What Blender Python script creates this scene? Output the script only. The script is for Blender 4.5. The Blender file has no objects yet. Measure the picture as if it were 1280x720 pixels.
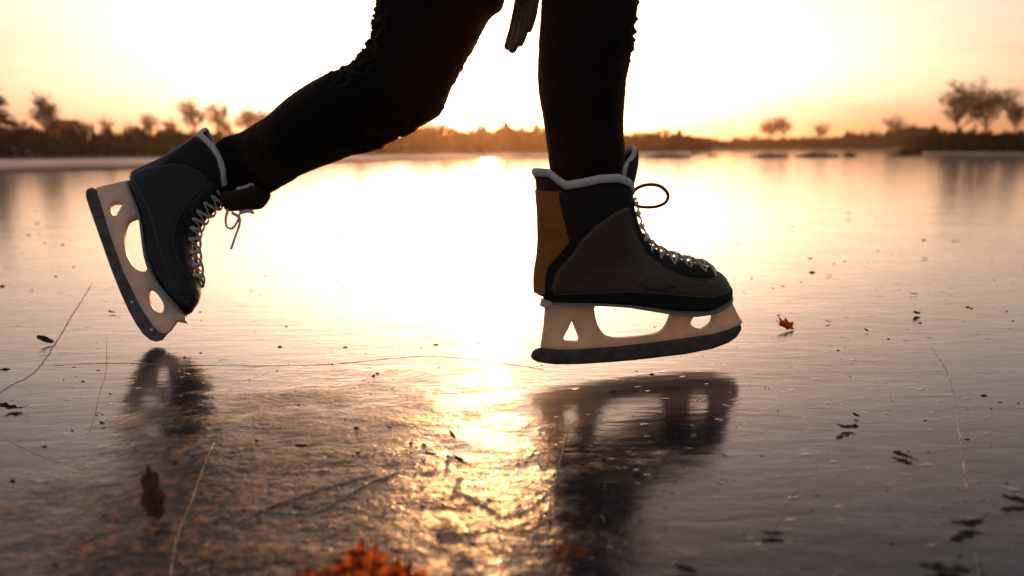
import bpy, bmesh, math, random
import numpy as np
from mathutils import Vector, Matrix, noise
from mathutils.geometry import delaunay_2d_cdt
from mathutils.bvhtree import BVHTree

# ------------------------------------------------------------------ camera, world, sun, exposure
S = bpy.context.scene
COL = S.collection
CAM_H = 0.29
FPX = 28 / 36 * 1280
PITCH = math.atan(174 / FPX)
ROLL = math.radians(.45)
Fv = Vector((0, math.cos(PITCH), -math.sin(PITCH)))
R0 = Vector((1, 0, 0)); U0 = Vector((0, math.sin(PITCH), math.cos(PITCH)))
Rv = R0 * math.cos(ROLL) - U0 * math.sin(ROLL)
Uv = U0 * math.cos(ROLL) + R0 * math.sin(ROLL)
Cv = Vector((0, 0, CAM_H))

cam_d = bpy.data.cameras.new('camera')
cam = bpy.data.objects.new('camera', cam_d); COL.objects.link(cam)
cam_d.sensor_width = 36; cam_d.lens = 28; cam_d.clip_end = 5000; cam_d.clip_start = .02
cam.matrix_world = Matrix(((Rv.x, Uv.x, -Fv.x, 0), (Rv.y, Uv.y, -Fv.y, 0), (Rv.z, Uv.z, -Fv.z, CAM_H), (0, 0, 0, 1)))
cam_d.dof.use_dof = True; cam_d.dof.focus_distance = 1.06; cam_d.dof.aperture_fstop = 3.8
S.camera = cam

SUN_EL = math.radians(4.2)
SUN_AZ = math.radians(-1.6)          # measured from +Y towards +X
wd = bpy.data.worlds.new('World'); S.world = wd; wd.use_nodes = True
nt = wd.node_tree; nt.nodes.clear()
out = nt.nodes.new('ShaderNodeOutputWorld'); bg = nt.nodes.new('ShaderNodeBackground')
sky = nt.nodes.new('ShaderNodeTexSky'); sky.sky_type = 'NISHITA'; sky.sun_disc = False
sky.sun_elevation = SUN_EL; sky.sun_rotation = SUN_AZ
sky.air_density = 1.0; sky.dust_density = 4.0; sky.ozone_density = 1.0; sky.altitude = 0
bg.inputs['Strength'].default_value = .15
# faint streaks of high cloud, defined by sky direction
tc = nt.nodes.new('ShaderNodeTexCoord')
mp = nt.nodes.new('ShaderNodeMapping'); mp.inputs['Scale'].default_value = (1.2, 1.2, 9); mp.inputs['Rotation'].default_value = (0, math.radians(14), 0)
nz = nt.nodes.new('ShaderNodeTexNoise'); nz.inputs['Scale'].default_value = 2.2; nz.inputs['Detail'].default_value = 4
rp = nt.nodes.new('ShaderNodeMapRange'); rp.inputs['From Min'].default_value = .45; rp.inputs['From Max'].default_value = .75
rp.inputs['To Min'].default_value = 0; rp.inputs['To Max'].default_value = .7
mx = nt.nodes.new('ShaderNodeMix'); mx.data_type = 'RGBA'; mx.blend_type = 'MULTIPLY'
mx.inputs['B'].default_value = (.62, .60, .62, 1)
L = nt.links.new
hs = nt.nodes.new('ShaderNodeHueSaturation'); hs.inputs['Saturation'].default_value = .66
tn = nt.nodes.new('ShaderNodeMix'); tn.data_type = 'RGBA'; tn.blend_type = 'MULTIPLY'; tn.inputs['Factor'].default_value = 1; tn.inputs['B'].default_value = (1.03, .915, .94, 1)
L(sky.outputs[0], hs.inputs['Color']); L(hs.outputs[0], tn.inputs['A'])
L(tc.outputs['Generated'], mp.inputs['Vector']); L(mp.outputs[0], nz.inputs['Vector']); L(nz.outputs['Fac'], rp.inputs['Value'])
L(rp.outputs[0], mx.inputs['Factor']); L(tn.outputs['Result'], mx.inputs['A']); L(mx.outputs['Result'], bg.inputs['Color']); L(bg.outputs[0], out.inputs[0])

sl = bpy.data.lights.new('sun', 'SUN'); sl.energy = 2.4; sl.angle = math.radians(.6); sl.color = (1, .46, .16)
so = bpy.data.objects.new('sun', sl); COL.objects.link(so)
SUN_DIR = Vector((math.sin(SUN_AZ) * math.cos(SUN_EL), math.cos(SUN_AZ) * math.cos(SUN_EL), math.sin(SUN_EL)))
so.rotation_mode = 'QUATERNION'; so.rotation_quaternion = SUN_DIR.to_track_quat('Z', 'Y')
so.location = SUN_DIR * 20

S.view_settings.view_transform = 'Standard'; S.view_settings.look = 'None'
S.view_settings.exposure = 0.7; S.view_settings.gamma = 1
S.render.engine = 'CYCLES'
S.cycles.use_denoising = True
S.cycles.max_bounces = 8; S.cycles.volume_bounces = 0; S.cycles.transparent_max_bounces = 8
S.cycles.sample_clamp_indirect = 12; S.cycles.caustics_reflective = False; S.cycles.caustics_refractive = False

# ------------------------------------------------------------------ helpers
def ray(x, y): return Fv + Rv * ((x - 640) / FPX) + Uv * ((360 - y) / FPX)
def on_z(x, y, z):
    d = ray(x, y); return Cv + d * ((z - CAM_H) / d.z)
def on_y(x, y, Y):
    d = ray(x, y); return Cv + d * (Y / d.y)
def on_plane(x, y, P, n):
    d = ray(x, y); return Cv + d * ((P - Cv).dot(n) / d.dot(n))
def horizon(x): return 186 - (x - 640) * math.tan(ROLL)

MATS = {}
def mat(name, color, rough=.6, metal=0, spec=.5, noise_scale=None, noise_amt=.25, bump=0, bump_scale=200, trans=0, color2=None):
    m = bpy.data.materials.new(name); m.use_nodes = True
    n = m.node_tree.nodes; l = m.node_tree.links.new
    b = n['Principled BSDF']; b.inputs['Base Color'].default_value = (*color, 1); b.inputs['Roughness'].default_value = rough
    b.inputs['Metallic'].default_value = metal; b.inputs['Specular IOR Level'].default_value = spec
    t = n.new('ShaderNodeTexCoord')
    if noise_scale:
        a = n.new('ShaderNodeTexNoise'); a.inputs['Scale'].default_value = noise_scale; a.inputs['Detail'].default_value = 5
        r = n.new('ShaderNodeMix'); r.data_type = 'RGBA'
        c2 = color2 or tuple(c * (1 - noise_amt) for c in color)
        r.inputs['A'].default_value = (*color, 1); r.inputs['B'].default_value = (*c2, 1)
        q = n.new('ShaderNodeMapRange'); q.inputs['From Min'].default_value = .35; q.inputs['From Max'].default_value = .65
        l(t.outputs['Object'], a.inputs['Vector']); l(a.outputs['Fac'], q.inputs['Value']); l(q.outputs[0], r.inputs['Factor']); l(r.outputs['Result'], b.inputs['Base Color'])
    if bump:
        a = n.new('ShaderNodeTexNoise'); a.inputs['Scale'].default_value = bump_scale; a.inputs['Detail'].default_value = 3
        u = n.new('ShaderNodeBump'); u.inputs['Distance'].default_value = bump; u.inputs['Strength'].default_value = 1
        l(t.outputs['Object'], a.inputs['Vector']); l(a.outputs['Fac'], u.inputs['Height']); l(u.outputs[0], b.inputs['Normal'])
    if trans:
        tr = n.new('ShaderNodeBsdfTranslucent'); tr.inputs['Color'].default_value = (*color, 1)
        if noise_scale: l(r.outputs['Result'], tr.inputs['Color'])
        ms = n.new('ShaderNodeMixShader'); ms.inputs[0].default_value = trans
        o = n['Material Output']; l(b.outputs[0], ms.inputs[1]); l(tr.outputs[0], ms.inputs[2]); l(ms.outputs[0], o.inputs[0])
    if name == 'leggings':
        b.inputs['Sheen Weight'].default_value = .35; b.inputs['Sheen Roughness'].default_value = .3; b.inputs['Sheen Tint'].default_value = (1, .6, .3, 1)  # orange sheen tint stands in for the sunlit rim of the cloth
    MATS[name] = m; return m

def link(name, bm, m, parent=None, smooth=True, angle=40):
    me = bpy.data.meshes.new(name)
    if isinstance(bm, bmesh.types.BMesh):
        bmesh.ops.recalc_face_normals(bm, faces=bm.faces); bm.to_mesh(me); bm.free()
    else:
        me.from_pydata(bm[0], [], bm[1]); me.validate()
    me.materials.append(MATS[m] if isinstance(m, str) else m)
    if smooth:
        me.shade_smooth()
        try: me.set_sharp_from_angle(angle=math.radians(angle))
        except Exception: pass
    o = bpy.data.objects.new(name, me); COL.objects.link(o)
    if parent: 
        o.parent = parent; o.matrix_parent_inverse = PINV.get(parent.name, Matrix.Identity(4))
    return o
PINV = {}
def root(name, loc, parent=None):
    o = bpy.data.objects.new(name, None); COL.objects.link(o); o.location = loc; o.empty_display_size = .05
    PINV[o.name] = Matrix.Translation(loc).inverted()      # children are modelled in world coordinates
    if parent: o.parent = parent; o.matrix_parent_inverse = PINV[parent.name]
    return o
def tag(o, label=None, cat=None, group=None, kind=None):
    if label: o['label'] = label
    if cat: o['category'] = cat
    if group: o['group'] = group
    if kind: o['kind'] = kind
    return o

def tube(bm, pts, radii, seg=12, cap=True, flat=1.0, flat_axis=None):
    """tapered tube along pts with rounded ends"""
    pts = [Vector(p) for p in pts]; n = len(pts)
    if not hasattr(radii, '__len__'): radii = [radii] * n
    rings = []; prev = None
    for i in range(n):
        t = (pts[min(i + 1, n - 1)] - pts[max(i - 1, 0)]).normalized()
        if prev is None:
            a = Vector(flat_axis) if flat_axis is not None else (Vector((0, 0, 1)) if abs(t.z) < .9 else Vector((1, 0, 0)))
            a = (a - t * a.dot(t)).normalized()
        else: a = (prev - t * prev.dot(t)).normalized()
        prev = a; b = t.cross(a); r = radii[i]
        rings.append([bm.verts.new(pts[i] + a * (math.cos(2 * math.pi * k / seg) * r) + b * (math.sin(2 * math.pi * k / seg) * r * flat)) for k in range(seg)])
    for i in range(n - 1):
        for k in range(seg):
            bm.faces.new((rings[i][k], rings[i][(k + 1) % seg], rings[i + 1][(k + 1) % seg], rings[i + 1][k]))
    if cap:
        for s, i, d in ((0, 0, -1), (1, n - 1, 1)):
            t = (pts[1] - pts[0]).normalized() if s == 0 else (pts[-1] - pts[-2]).normalized()
            c = bm.verts.new(pts[i] + t * d * radii[i] * .6)
            for k in range(seg):
                f = (rings[i][k], rings[i][(k + 1) % seg], c)
                bm.faces.new(f)
def spline(pts, n):
    """Catmull-Rom resample of a list of tuples"""
    P = [np.array(p, float) for p in pts]; P = [2 * P[0] - P[1]] + P + [2 * P[-1] - P[-2]]
    out = []; m = len(P) - 3
    for k in range(n):
        t = k / (n - 1) * m; i = min(int(t), m - 1); t -= i
        a, b, c, d = P[i:i + 4]
        out.append(.5 * ((2 * b) + (-a + c) * t + (2 * a - 5 * b + 4 * c - d) * t * t + (-a + 3 * b - 3 * c + d) * t ** 3))
    return out
def loft(bm, rings, cap=True):
    R = [[bm.verts.new(p) for p in r] for r in rings]; s = len(R[0])
    for i in range(len(R) - 1):
        for k in range(s): bm.faces.new((R[i][k], R[i][(k + 1) % s], R[i + 1][(k + 1) % s], R[i + 1][k]))
    if cap: bm.faces.new(R[0]); bm.faces.new(R[-1])
def in_poly(x, y, P):
    c = False; n = len(P); j = n - 1
    for i in range(n):
        if (P[i][1] > y) != (P[j][1] > y) and x < (P[j][0] - P[i][0]) * (y - P[i][1]) / (P[j][1] - P[i][1]) + P[i][0]: c = not c
        j = i
    return c
def resample(P, step, closed=True):
    o = []; n = len(P)
    for i in range(n if closed else n - 1):
        a = np.array(P[i]); b = np.array(P[(i + 1) % n]); k = max(1, int(np.linalg.norm(b - a) / step))
        for j in range(k): o.append(tuple(a + (b - a) * j / k))
    if not closed: o.append(tuple(P[-1]))
    return o
def smooth_closed(P, n):
    P = list(P); m = len(P); Q = P[-2:] + P + P[:3]
    full = spline(Q, (len(Q) - 1) * 12 + 1)
    full = full[24:24 + m * 12]
    idx = np.linspace(0, len(full), n, endpoint=False).astype(int)
    return [tuple(full[i]) for i in idx]
def cdt(poly, holes, step):
    """triangulate polygon with holes, interior grid points added -> verts2d, tris"""
    vs = []; es = []
    for ring in [poly] + holes:
        b = len(vs); vs += [Vector((p[0], p[1])) for p in ring]
        es += [(b + i, b + (i + 1) % len(ring)) for i in range(len(ring))]
    xs = [p[0] for p in poly]; ys = [p[1] for p in poly]
    seg = np.array([[*ring[i], *ring[(i + 1) % len(ring)]] for ring in [poly] + holes for i in range(len(ring))])
    def dist(x, y):
        a = seg[:, :2]; b = seg[:, 2:]; d = b - a; p = np.array([x, y]); t = np.clip(((p - a) * d).sum(1) / ((d * d).sum(1) + 1e-15), 0, 1)
        q = a + d * t[:, None]; return math.sqrt(((p - q) ** 2).sum(1).min())
    y = min(ys); r = 0
    while y < max(ys):
        x = min(xs) + (step / 2 if r % 2 else 0)
        while x < max(xs):
            if in_poly(x, y, poly) and not any(in_poly(x, y, h) for h in holes) and dist(x, y) > step * .45: vs.append(Vector((x, y)))
            x += step
        y += step * .87; r += 1
    V, E_, Fc, *_ = delaunay_2d_cdt(vs, es, [], 0, 1e-7)
    T = []
    for f in Fc:
        cx = sum(V[i].x for i in f) / len(f); cy = sum(V[i].y for i in f) / len(f)
        if in_poly(cx, cy, poly) and not any(in_poly(cx, cy, h) for h in holes): T.append(tuple(f))
    return V, T, dist
def slab(bm, poly, holes, half, to3, step=.004):
    """solid plate: half(u,w,dist) gives half thickness"""
    V, T, dist = cdt(poly, holes, step)
    a = [bm.verts.new(to3(v.x, -half(v.x, v.y, dist(v.x, v.y)), v.y)) for v in V]
    b = [bm.verts.new(to3(v.x, half(v.x, v.y, dist(v.x, v.y)), v.y)) for v in V]
    cnt = {}
    for t in T:
        bm.faces.new([a[i] for i in t]); bm.faces.new([b[i] for i in reversed(t)])
        for i in range(3):
            e = (t[i], t[(i + 1) % 3]); k = tuple(sorted(e)); cnt.setdefault(k, []).append(e)
    for k, l in cnt.items():
        if len(l) == 1:
            i, j = l[0]; bm.faces.new((a[j], a[i], b[i], b[j]))
def voxel(bm, size, mats, name, smooth_it=4):
    me = bpy.data.meshes.new('tmp'); bmesh.ops.recalc_face_normals(bm, faces=bm.faces); bm.to_mesh(me); bm.free()
    o = bpy.data.objects.new('tmp', me); COL.objects.link(o)
    m = o.modifiers.new('r', 'REMESH'); m.mode = 'VOXEL'; m.voxel_size = size
    if smooth_it:
        s = o.modifiers.new('s', 'SMOOTH'); s.iterations = smooth_it; s.factor = .5
    dg = bpy.context.evaluated_depsgraph_get(); r = bpy.data.meshes.new_from_object(o.evaluated_get(dg))
    bpy.data.objects.remove(o); r.name = name
    r.materials.clear(); r.materials.append(MATS[mats]); r.shade_smooth()
    return r

# ------------------------------------------------------------------ materials
mat('black_leather', (.010, .009, .009), .5, noise_scale=60, bump=.0016, bump_scale=130)
mat('brown_panel', (.090, .050, .034), .45, noise_scale=30, noise_amt=.25, bump=.0010, bump_scale=160)
mat('suede', (.010, .008, .008), .85, noise_scale=120, bump=.0006, bump_scale=1200)
mat('sunlit_guard', (.80, .27, .06), .5, noise_scale=40, noise_amt=.3, bump=.0008, bump_scale=300, trans=.4)  # orange of the sun's rim light put into the heel guard colour
mat('rand', (.012, .009, .008), .45, noise_scale=60, bump=.0003, bump_scale=900)
mat('white_trim', (.82, .74, .70), .7, noise_scale=200, noise_amt=.2, bump=.0005, bump_scale=900)
mat('tongue_felt', (.05, .03, .025), .9, noise_scale=150, bump=.0008, bump_scale=900)
mat('lace_white', (.86, .80, .76), .8, noise_scale=400, noise_amt=.3, bump=.0004, bump_scale=1500)
mat('lace_backlit', (.06, .035, .02), .8)  # bow of the white lace, its backlit shade put into the colour
mat('sole_grey', (.30, .27, .26), .5, noise_scale=80)
mat('holder_plastic', (.88, .76, .66), .35, noise_scale=50, noise_amt=.15, trans=.36, bump=.0002, bump_scale=300)
mat('blade_steel', (.17, .14, .125), .42, metal=.6, noise_scale=70, noise_amt=.4, bump=.0002, bump_scale=500)
mat('rivet', (.6, .58, .55), .3, metal=1)
mat('leggings', (.006, .005, .005), .9, spec=.15, noise_scale=300, noise_amt=.4, bump=.0006, bump_scale=900)
mat('jacket', (.012, .012, .015), .85, noise_scale=100, bump=.001, bump_scale=500)
mat('skin', (.13, .065, .045), .5, noise_scale=80, noise_amt=.2, bump=.0004, bump_scale=600)
mat('hair', (.03, .018, .012), .5)
mat('bark', (.045, .033, .026), .9, noise_scale=3)
mat('twigs', (.03, .020, .015), .9)
mat('brush', (.008, .005, .004), .95, noise_scale=1, noise_amt=.5)
mat('needles', (.03, .04, .022), .9, noise_scale=2)
mat('leaf_brown', (.10, .045, .02), .7, noise_scale=90, noise_amt=.6, bump=.0005, bump_scale=300, trans=.25)
mat('leaf_orange', (.85, .33, .07), .6, noise_scale=90, noise_amt=.6, bump=.0005, bump_scale=300, trans=.75)
mat('leaf_dark', (.035, .02, .014), .8, noise_scale=90, noise_amt=.5)
mat('leaf_glow', (.95, .46, .13), .6, noise_scale=190, noise_amt=.75, bump=.0008, bump_scale=250, trans=.85, color2=(.10, .03, .01))
mat('rust_leaf', (.25, .085, .025), .6, noise_scale=90, noise_amt=.6, trans=.4)
mat('frost_ridge', (.85, .81, .78), .45, noise_scale=300, noise_amt=.3, trans=.5)
mat('red_roof', (.22, .03, .02), .7, noise_scale=3)
mat('cream_wall', (.25, .2, .16), .8, noise_scale=2)
mat('dark_glass', (.02, .02, .02), .2)
mat('mud', (.035, .025, .018), .9, noise_scale=6, noise_amt=.5)
mat('snow', (.6, .6, .62), .8, noise_scale=4, noise_amt=.1)

#ICE_BEGIN
def ice_material():
    m = bpy.data.materials.new('lake_ice'); m.use_nodes = True; N = m.node_tree.nodes; l = m.node_tree.links.new
    b = N['Principled BSDF']
    def nd(t, **k):
        x = N.new(t)
        for a, v in k.items():
            if a in x.inputs: x.inputs[a].default_value = v
            else: setattr(x, a, v)
        return x
    def math_(op, a, c=None, clamp=False):
        x = N.new('ShaderNodeMath'); x.operation = op; x.use_clamp = clamp
        for i, v in enumerate((a, c)):
            if v is None: continue
            if isinstance(v, (int, float)): x.inputs[i].default_value = v
            else: l(v, x.inputs[i])
        return x.outputs[0]
    g = nd('ShaderNodeNewGeometry')
    def ns(scale, sx=1, sy=1, detail=4, rough=.5, dist=0):
        mp = nd('ShaderNodeMapping'); mp.inputs['Scale'].default_value = (sx, sy, 1); l(g.outputs['Position'], mp.inputs['Vector'])
        n_ = nd('ShaderNodeTexNoise'); n_.inputs['Scale'].default_value = scale; n_.inputs['Detail'].default_value = detail
        n_.inputs['Roughness'].default_value = rough; n_.inputs['Distortion'].default_value = dist
        l(mp.outputs[0], n_.inputs['Vector']); return n_.outputs['Fac']
    def rng(v, a, b_, c=0, d=1, smooth=False):
        r = nd('ShaderNodeMapRange'); r.inputs['From Min'].default_value = a; r.inputs['From Max'].default_value = b_
        r.inputs['To Min'].default_value = c; r.inputs['To Max'].default_value = d
        if smooth: r.interpolation_type = 'SMOOTHSTEP'
        l(v, r.inputs['Value']); return r.outputs[0]
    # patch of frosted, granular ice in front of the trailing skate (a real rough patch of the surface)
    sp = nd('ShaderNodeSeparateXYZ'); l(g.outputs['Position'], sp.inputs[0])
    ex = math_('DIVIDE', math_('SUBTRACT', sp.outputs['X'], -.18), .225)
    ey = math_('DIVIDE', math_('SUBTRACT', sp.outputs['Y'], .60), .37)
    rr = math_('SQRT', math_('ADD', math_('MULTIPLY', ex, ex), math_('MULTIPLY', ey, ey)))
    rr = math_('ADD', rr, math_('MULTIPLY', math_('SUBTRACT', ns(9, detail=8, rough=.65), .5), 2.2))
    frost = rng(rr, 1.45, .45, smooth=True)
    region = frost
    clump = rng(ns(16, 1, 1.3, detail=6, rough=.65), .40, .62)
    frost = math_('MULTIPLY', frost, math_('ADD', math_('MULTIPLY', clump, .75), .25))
    grain = ns(260, detail=3, rough=.7)
    grain2 = ns(90, detail=4, rough=.6)
    # other light frost veils
    veil = math_('MULTIPLY', rng(ns(4, 1, 1.3, detail=10, rough=.7, dist=.8), .50, .72), rng(ns(120, detail=4, rough=.7), .35, .6))
    # colour
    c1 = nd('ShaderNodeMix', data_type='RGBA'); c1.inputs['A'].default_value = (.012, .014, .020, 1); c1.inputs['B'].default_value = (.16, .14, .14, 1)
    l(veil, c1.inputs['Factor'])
    c2 = nd('ShaderNodeMix', data_type='RGBA'); c2.inputs['B'].default_value = (.42, .20, .10, 1)  # frost tinted amber: sun glitter put into its colour
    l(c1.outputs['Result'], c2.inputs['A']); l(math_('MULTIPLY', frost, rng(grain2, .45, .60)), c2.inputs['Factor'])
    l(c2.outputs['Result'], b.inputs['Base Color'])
    # gloss
    base = rng(ns(3, 1, 1.4, detail=6), .35, .7, .17, .28)
    l(math_('ADD', base, math_('MULTIPLY', frost, .05)), b.inputs['Roughness'])
    b.inputs['IOR'].default_value = 1.33
    b.inputs['Specular IOR Level'].default_value = .16
    l(rng(region, .1, 1, 1, .22), b.inputs['Coat Weight']); l(rng(region, .1, 1, .09, .05), b.inputs['Specular IOR Level']); b.inputs['Coat IOR'].default_value = 1.30
    cr = math_('ADD', rng(ns(6, 1, 2, detail=6), .4, .7, .02, .055), math_('MULTIPLY', frost, .05)); l(cr, b.inputs['Coat Roughness'])
    # relief
    ripple = math_('MULTIPLY', ns(28, .45, 1.3, detail=3, rough=.55, dist=.4), .0011)
    swell = math_('MULTIPLY', ns(5, .6, 1, detail=2), .0022)
    fine = math_('MULTIPLY', ns(150, .8, 1.1, detail=5, rough=.7), .00022)
    gr = math_('MULTIPLY', math_('MULTIPLY', frost, grain), .0018)
    gr2 = math_('MULTIPLY', math_('MULTIPLY', frost, grain2), .0028)
    pit = math_('MULTIPLY', rng(ns(60, .8, 1, detail=2), .66, .75), .0006)
    h = math_('ADD', math_('ADD', math_('ADD', ripple, swell), math_('ADD', fine, pit)), math_('ADD', gr, gr2))
    bu = nd('ShaderNodeBump'); bu.inputs['Distance'].default_value = 1; bu.inputs['Strength'].default_value = .55; l(h, bu.inputs['Height'])
    l(bu.outputs[0], b.inputs['Normal']); l(bu.outputs[0], b.inputs['Coat Normal'])
    MATS['lake_ice'] = m
ice_material()
#ICE_END

def land_material():
    m = bpy.data.materials.new('shore_land'); m.use_nodes = True; N = m.node_tree.nodes; l = m.node_tree.links.new
    b = N['Principled BSDF']; b.inputs['Roughness'].default_value = .9
    g = N.new('ShaderNodeNewGeometry'); a = N.new('ShaderNodeAttribute'); a.attribute_name = 'shore'
    n_ = N.new('ShaderNodeTexNoise'); n_.inputs['Scale'].default_value = .35; n_.inputs['Detail'].default_value = 6; l(g.outputs['Position'], n_.inputs['Vector'])
    ad = N.new('ShaderNodeMath'); ad.operation = 'MULTIPLY_ADD'; l(n_.outputs['Fac'], ad.inputs[0]); ad.inputs[1].default_value = 1.4; l(a.outputs['Fac'], ad.inputs[2])
    r = N.new('ShaderNodeValToRGB'); e = r.color_ramp.elements
    e[0].position = .30; e[0].color = (.03, .022, .016, 1); e[1].position = .34; e[1].color = (.5, .5, .53, 1)
    x = e.new(.56); x.color = (.45, .44, .46, 1); x = e.new(.62); x.color = (.03, .024, .016, 1)
    mr = N.new('ShaderNodeMapRange'); mr.inputs['From Max'].default_value = 3; l(ad.outputs[0], mr.inputs['Value'])
    l(mr.outputs[0], r.inputs[0]); l(r.outputs[0], b.inputs['Base Color'])
    MATS['land'] = m
land_material()

# ------------------------------------------------------------------ lake ice and land
bm = bmesh.new()
for x0, x1, y0, y1 in ((-3000, 3000, -600, 3000),):
    bm.faces.new([bm.verts.new((x, y, 0)) for x, y in ((x0, y0), (x1, y0), (x1, y1), (x0, y1))])
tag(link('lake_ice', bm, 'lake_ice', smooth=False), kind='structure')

SHORE = [(-1400, 12), (-600, 13), (0, 13.8), (200, 14.5), (440, 19), (560, 23), (680, 26), (800, 26.5), (862, 27), (880, 50), (905, 90), (960, 112), (1100, 110),
         (1128, 80), (1142, 40), (1152, 27), (1280, 26), (1700, 24), (2600, 20)]
SX = [math.atan((s[0] - 640) / FPX) for s in SHORE]; SD = [s[1] for s in SHORE]
def shore(az): return float(np.interp(az, SX, SD)) * (1 + .03 * noise.noise(Vector((az * 40, 0, 3))))
def ground(az, d):
    s = shore(az); e = d - s
    if e < 0: return -.05
    h = float(np.interp(e, [0, .25, 1.2, 3, 12, 30, 60, 90, 400], [-.02, .02, .04, .06, .07, .10, .9, 1.6, 2.4]))
    return h + .02 * noise.noise(Vector((math.sin(az) * d * .5, math.cos(az) * d * .5, 0))) * min(1, e)
def gz(x, y): return ground(math.atan2(x, y), math.hypot(x, y))
azs = list(np.linspace(-1.35, SX[7], 130)) + list(np.linspace(SX[7], SX[16], 240))[1:] + list(np.linspace(SX[16], 1.35, 60))[1:]
es = [-.3, 0, .12, .25, .5, .8, 1.2, 2, 3, 4.5, 6, 8, 11, 15, 20, 26, 34, 44, 55, 70, 90, 130, 220, 500, 1200, 2400]
V = []; Fc = []; att = []
for a in azs:
    s = shore(a)
    for e in es:
        d = s + e; V.append((math.sin(a) * d, math.cos(a) * d, ground(a, d) if e >= 0 else -.05)); att.append(max(min(3, max(0, e / 14)), 1.7 if (a > SX[8] or e > 22) else 0))
for i in range(len(azs) - 1):
    for j in range(len(es) - 1):
        q = i * len(es) + j; Fc.append((q, q + 1, q + 1 + len(es), q + len(es)))
land = link('shore_ground', (V, Fc), 'land'); tag(land, kind='structure')
at = land.data.attributes.new('shore', 'FLOAT', 'POINT'); at.data.foreach_set('value', att)

def at_px(x, d):
    az = math.atan((x - 640) / FPX); return az, math.sin(az) * d, math.cos(az) * d

# ------------------------------------------------------------------ trees
def prism(V, Fc, a, b, r0, r1):
    t = (b - a); 
    if t.length < 1e-6: return
    t.normalize(); u = t.orthogonal().normalized(); v = t.cross(u); n = len(V)
    for c, r in ((a, r0), (b, r1)):
        for k in range(3):
            an = 2.094 * k; V.append(c + u * math.cos(an) * r + v * math.sin(an) * r)
    for k in range(3): Fc.append((n + k, n + (k + 1) % 3, n + 3 + (k + 1) % 3, n + 3 + k))
def tree_mesh(seed, spread, up, levels=5, first=.3, kids=(5, 4, 4, 4, 3)):
    """unit-height bare tree: trunk+limbs and a crown of twigs"""
    R = random.Random(seed); tv, tf, cv, cf = [], [], [], []
    def grow(p, d, ln, r, lv):
        steps = 4 if lv < 3 else 2; pts = [p]; q = p
        for s in range(steps):
            d = (d + Vector((R.uniform(-1, 1), R.uniform(-1, 1), R.uniform(-.3, .7) * up)) * (.16 if lv else .07)).normalized()
            nq = q + d * ln / steps
            V_, F_ = (tv, tf) if lv < 3 else (cv, cf)
            prism(V_, F_, q, nq, r * (1 - s / steps * .6), r * (1 - (s + 1) / steps * .6)); q = nq; pts.append(q)
        if lv < levels:
            for k in range(kids[lv]):
                t = R.uniform(first if lv == 0 else .25, 1) * steps; i = min(int(t), steps - 1); c = pts[i].lerp(pts[i + 1], t - i)
                an = R.uniform(0, 6.283); side = Vector((math.cos(an), math.sin(an), R.uniform(-.1, .5)))
                nd_ = (d * (1 - spread) + side * spread).normalized()
                grow(c, nd_, ln * R.uniform(.45, .72), max(r * .5, .0022), lv + 1)
    grow(Vector((0, 0, 0)), Vector((0, 0, 1)), .62, .022, 0)
    top = max(v.z for v in cv); 
    return ([v / top for v in tv], tf, [v / top for v in cv], cf)
def spruce_mesh(seed):
    R = random.Random(seed); tv, tf, cv, cf = [], [], [], []
    prism(tv, tf, Vector((0, 0, 0)), Vector((0, 0, 1)), .02, .002)
    for i in range(240):
        z = R.uniform(.08, .98); an = R.uniform(0, 6.283); ln = (1 - z) * .26 * R.uniform(.6, 1.15) + .02
        d = Vector((math.cos(an), math.sin(an), -.25)); p = Vector((0, 0, z))
        prism(tv, tf, p, p + d * ln, .003, .001)
        for k in range(12):
            q = p + d * ln * R.uniform(.2, 1); e = Vector((R.uniform(-1, 1), R.uniform(-1, 1), -.7)).normalized() * R.uniform(.02, .05)
            n = len(cv); s = e.orthogonal().normalized() * .02; cv += [q - s, q + s, q + e]; cf.append((n, n + 1, n + 2))
    return tv, tf, cv, cf
def mk(name, V_, F_, m):
    me = bpy.data.meshes.new(name); me.from_pydata([tuple(v) for v in V_], [], F_); me.materials.append(MATS[m]); return me
PROTO = {}; KD = (14, 6, 4, 4, 3)
for key, args in {'round': (3, .58, .7, 5, .14, KD), 'round2': (11, .56, .7, 5, .16, KD), 'tall': (5, .40, .9, 5, .12, KD), 'tall2': (8, .42, .9, 5, .12, KD), 'bushy': (21, .64, .6, 5, .05, KD)}.items():
    a = tree_mesh(*args); PROTO[key] = (mk('trunk', a[0], a[1], 'bark'), mk('crown', a[2], a[3], 'twigs'))
a = spruce_mesh(4); PROTO['spruce'] = (mk('trunk', a[0], a[1], 'bark'), mk('crown', a[2], a[3], 'needles'))
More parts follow.
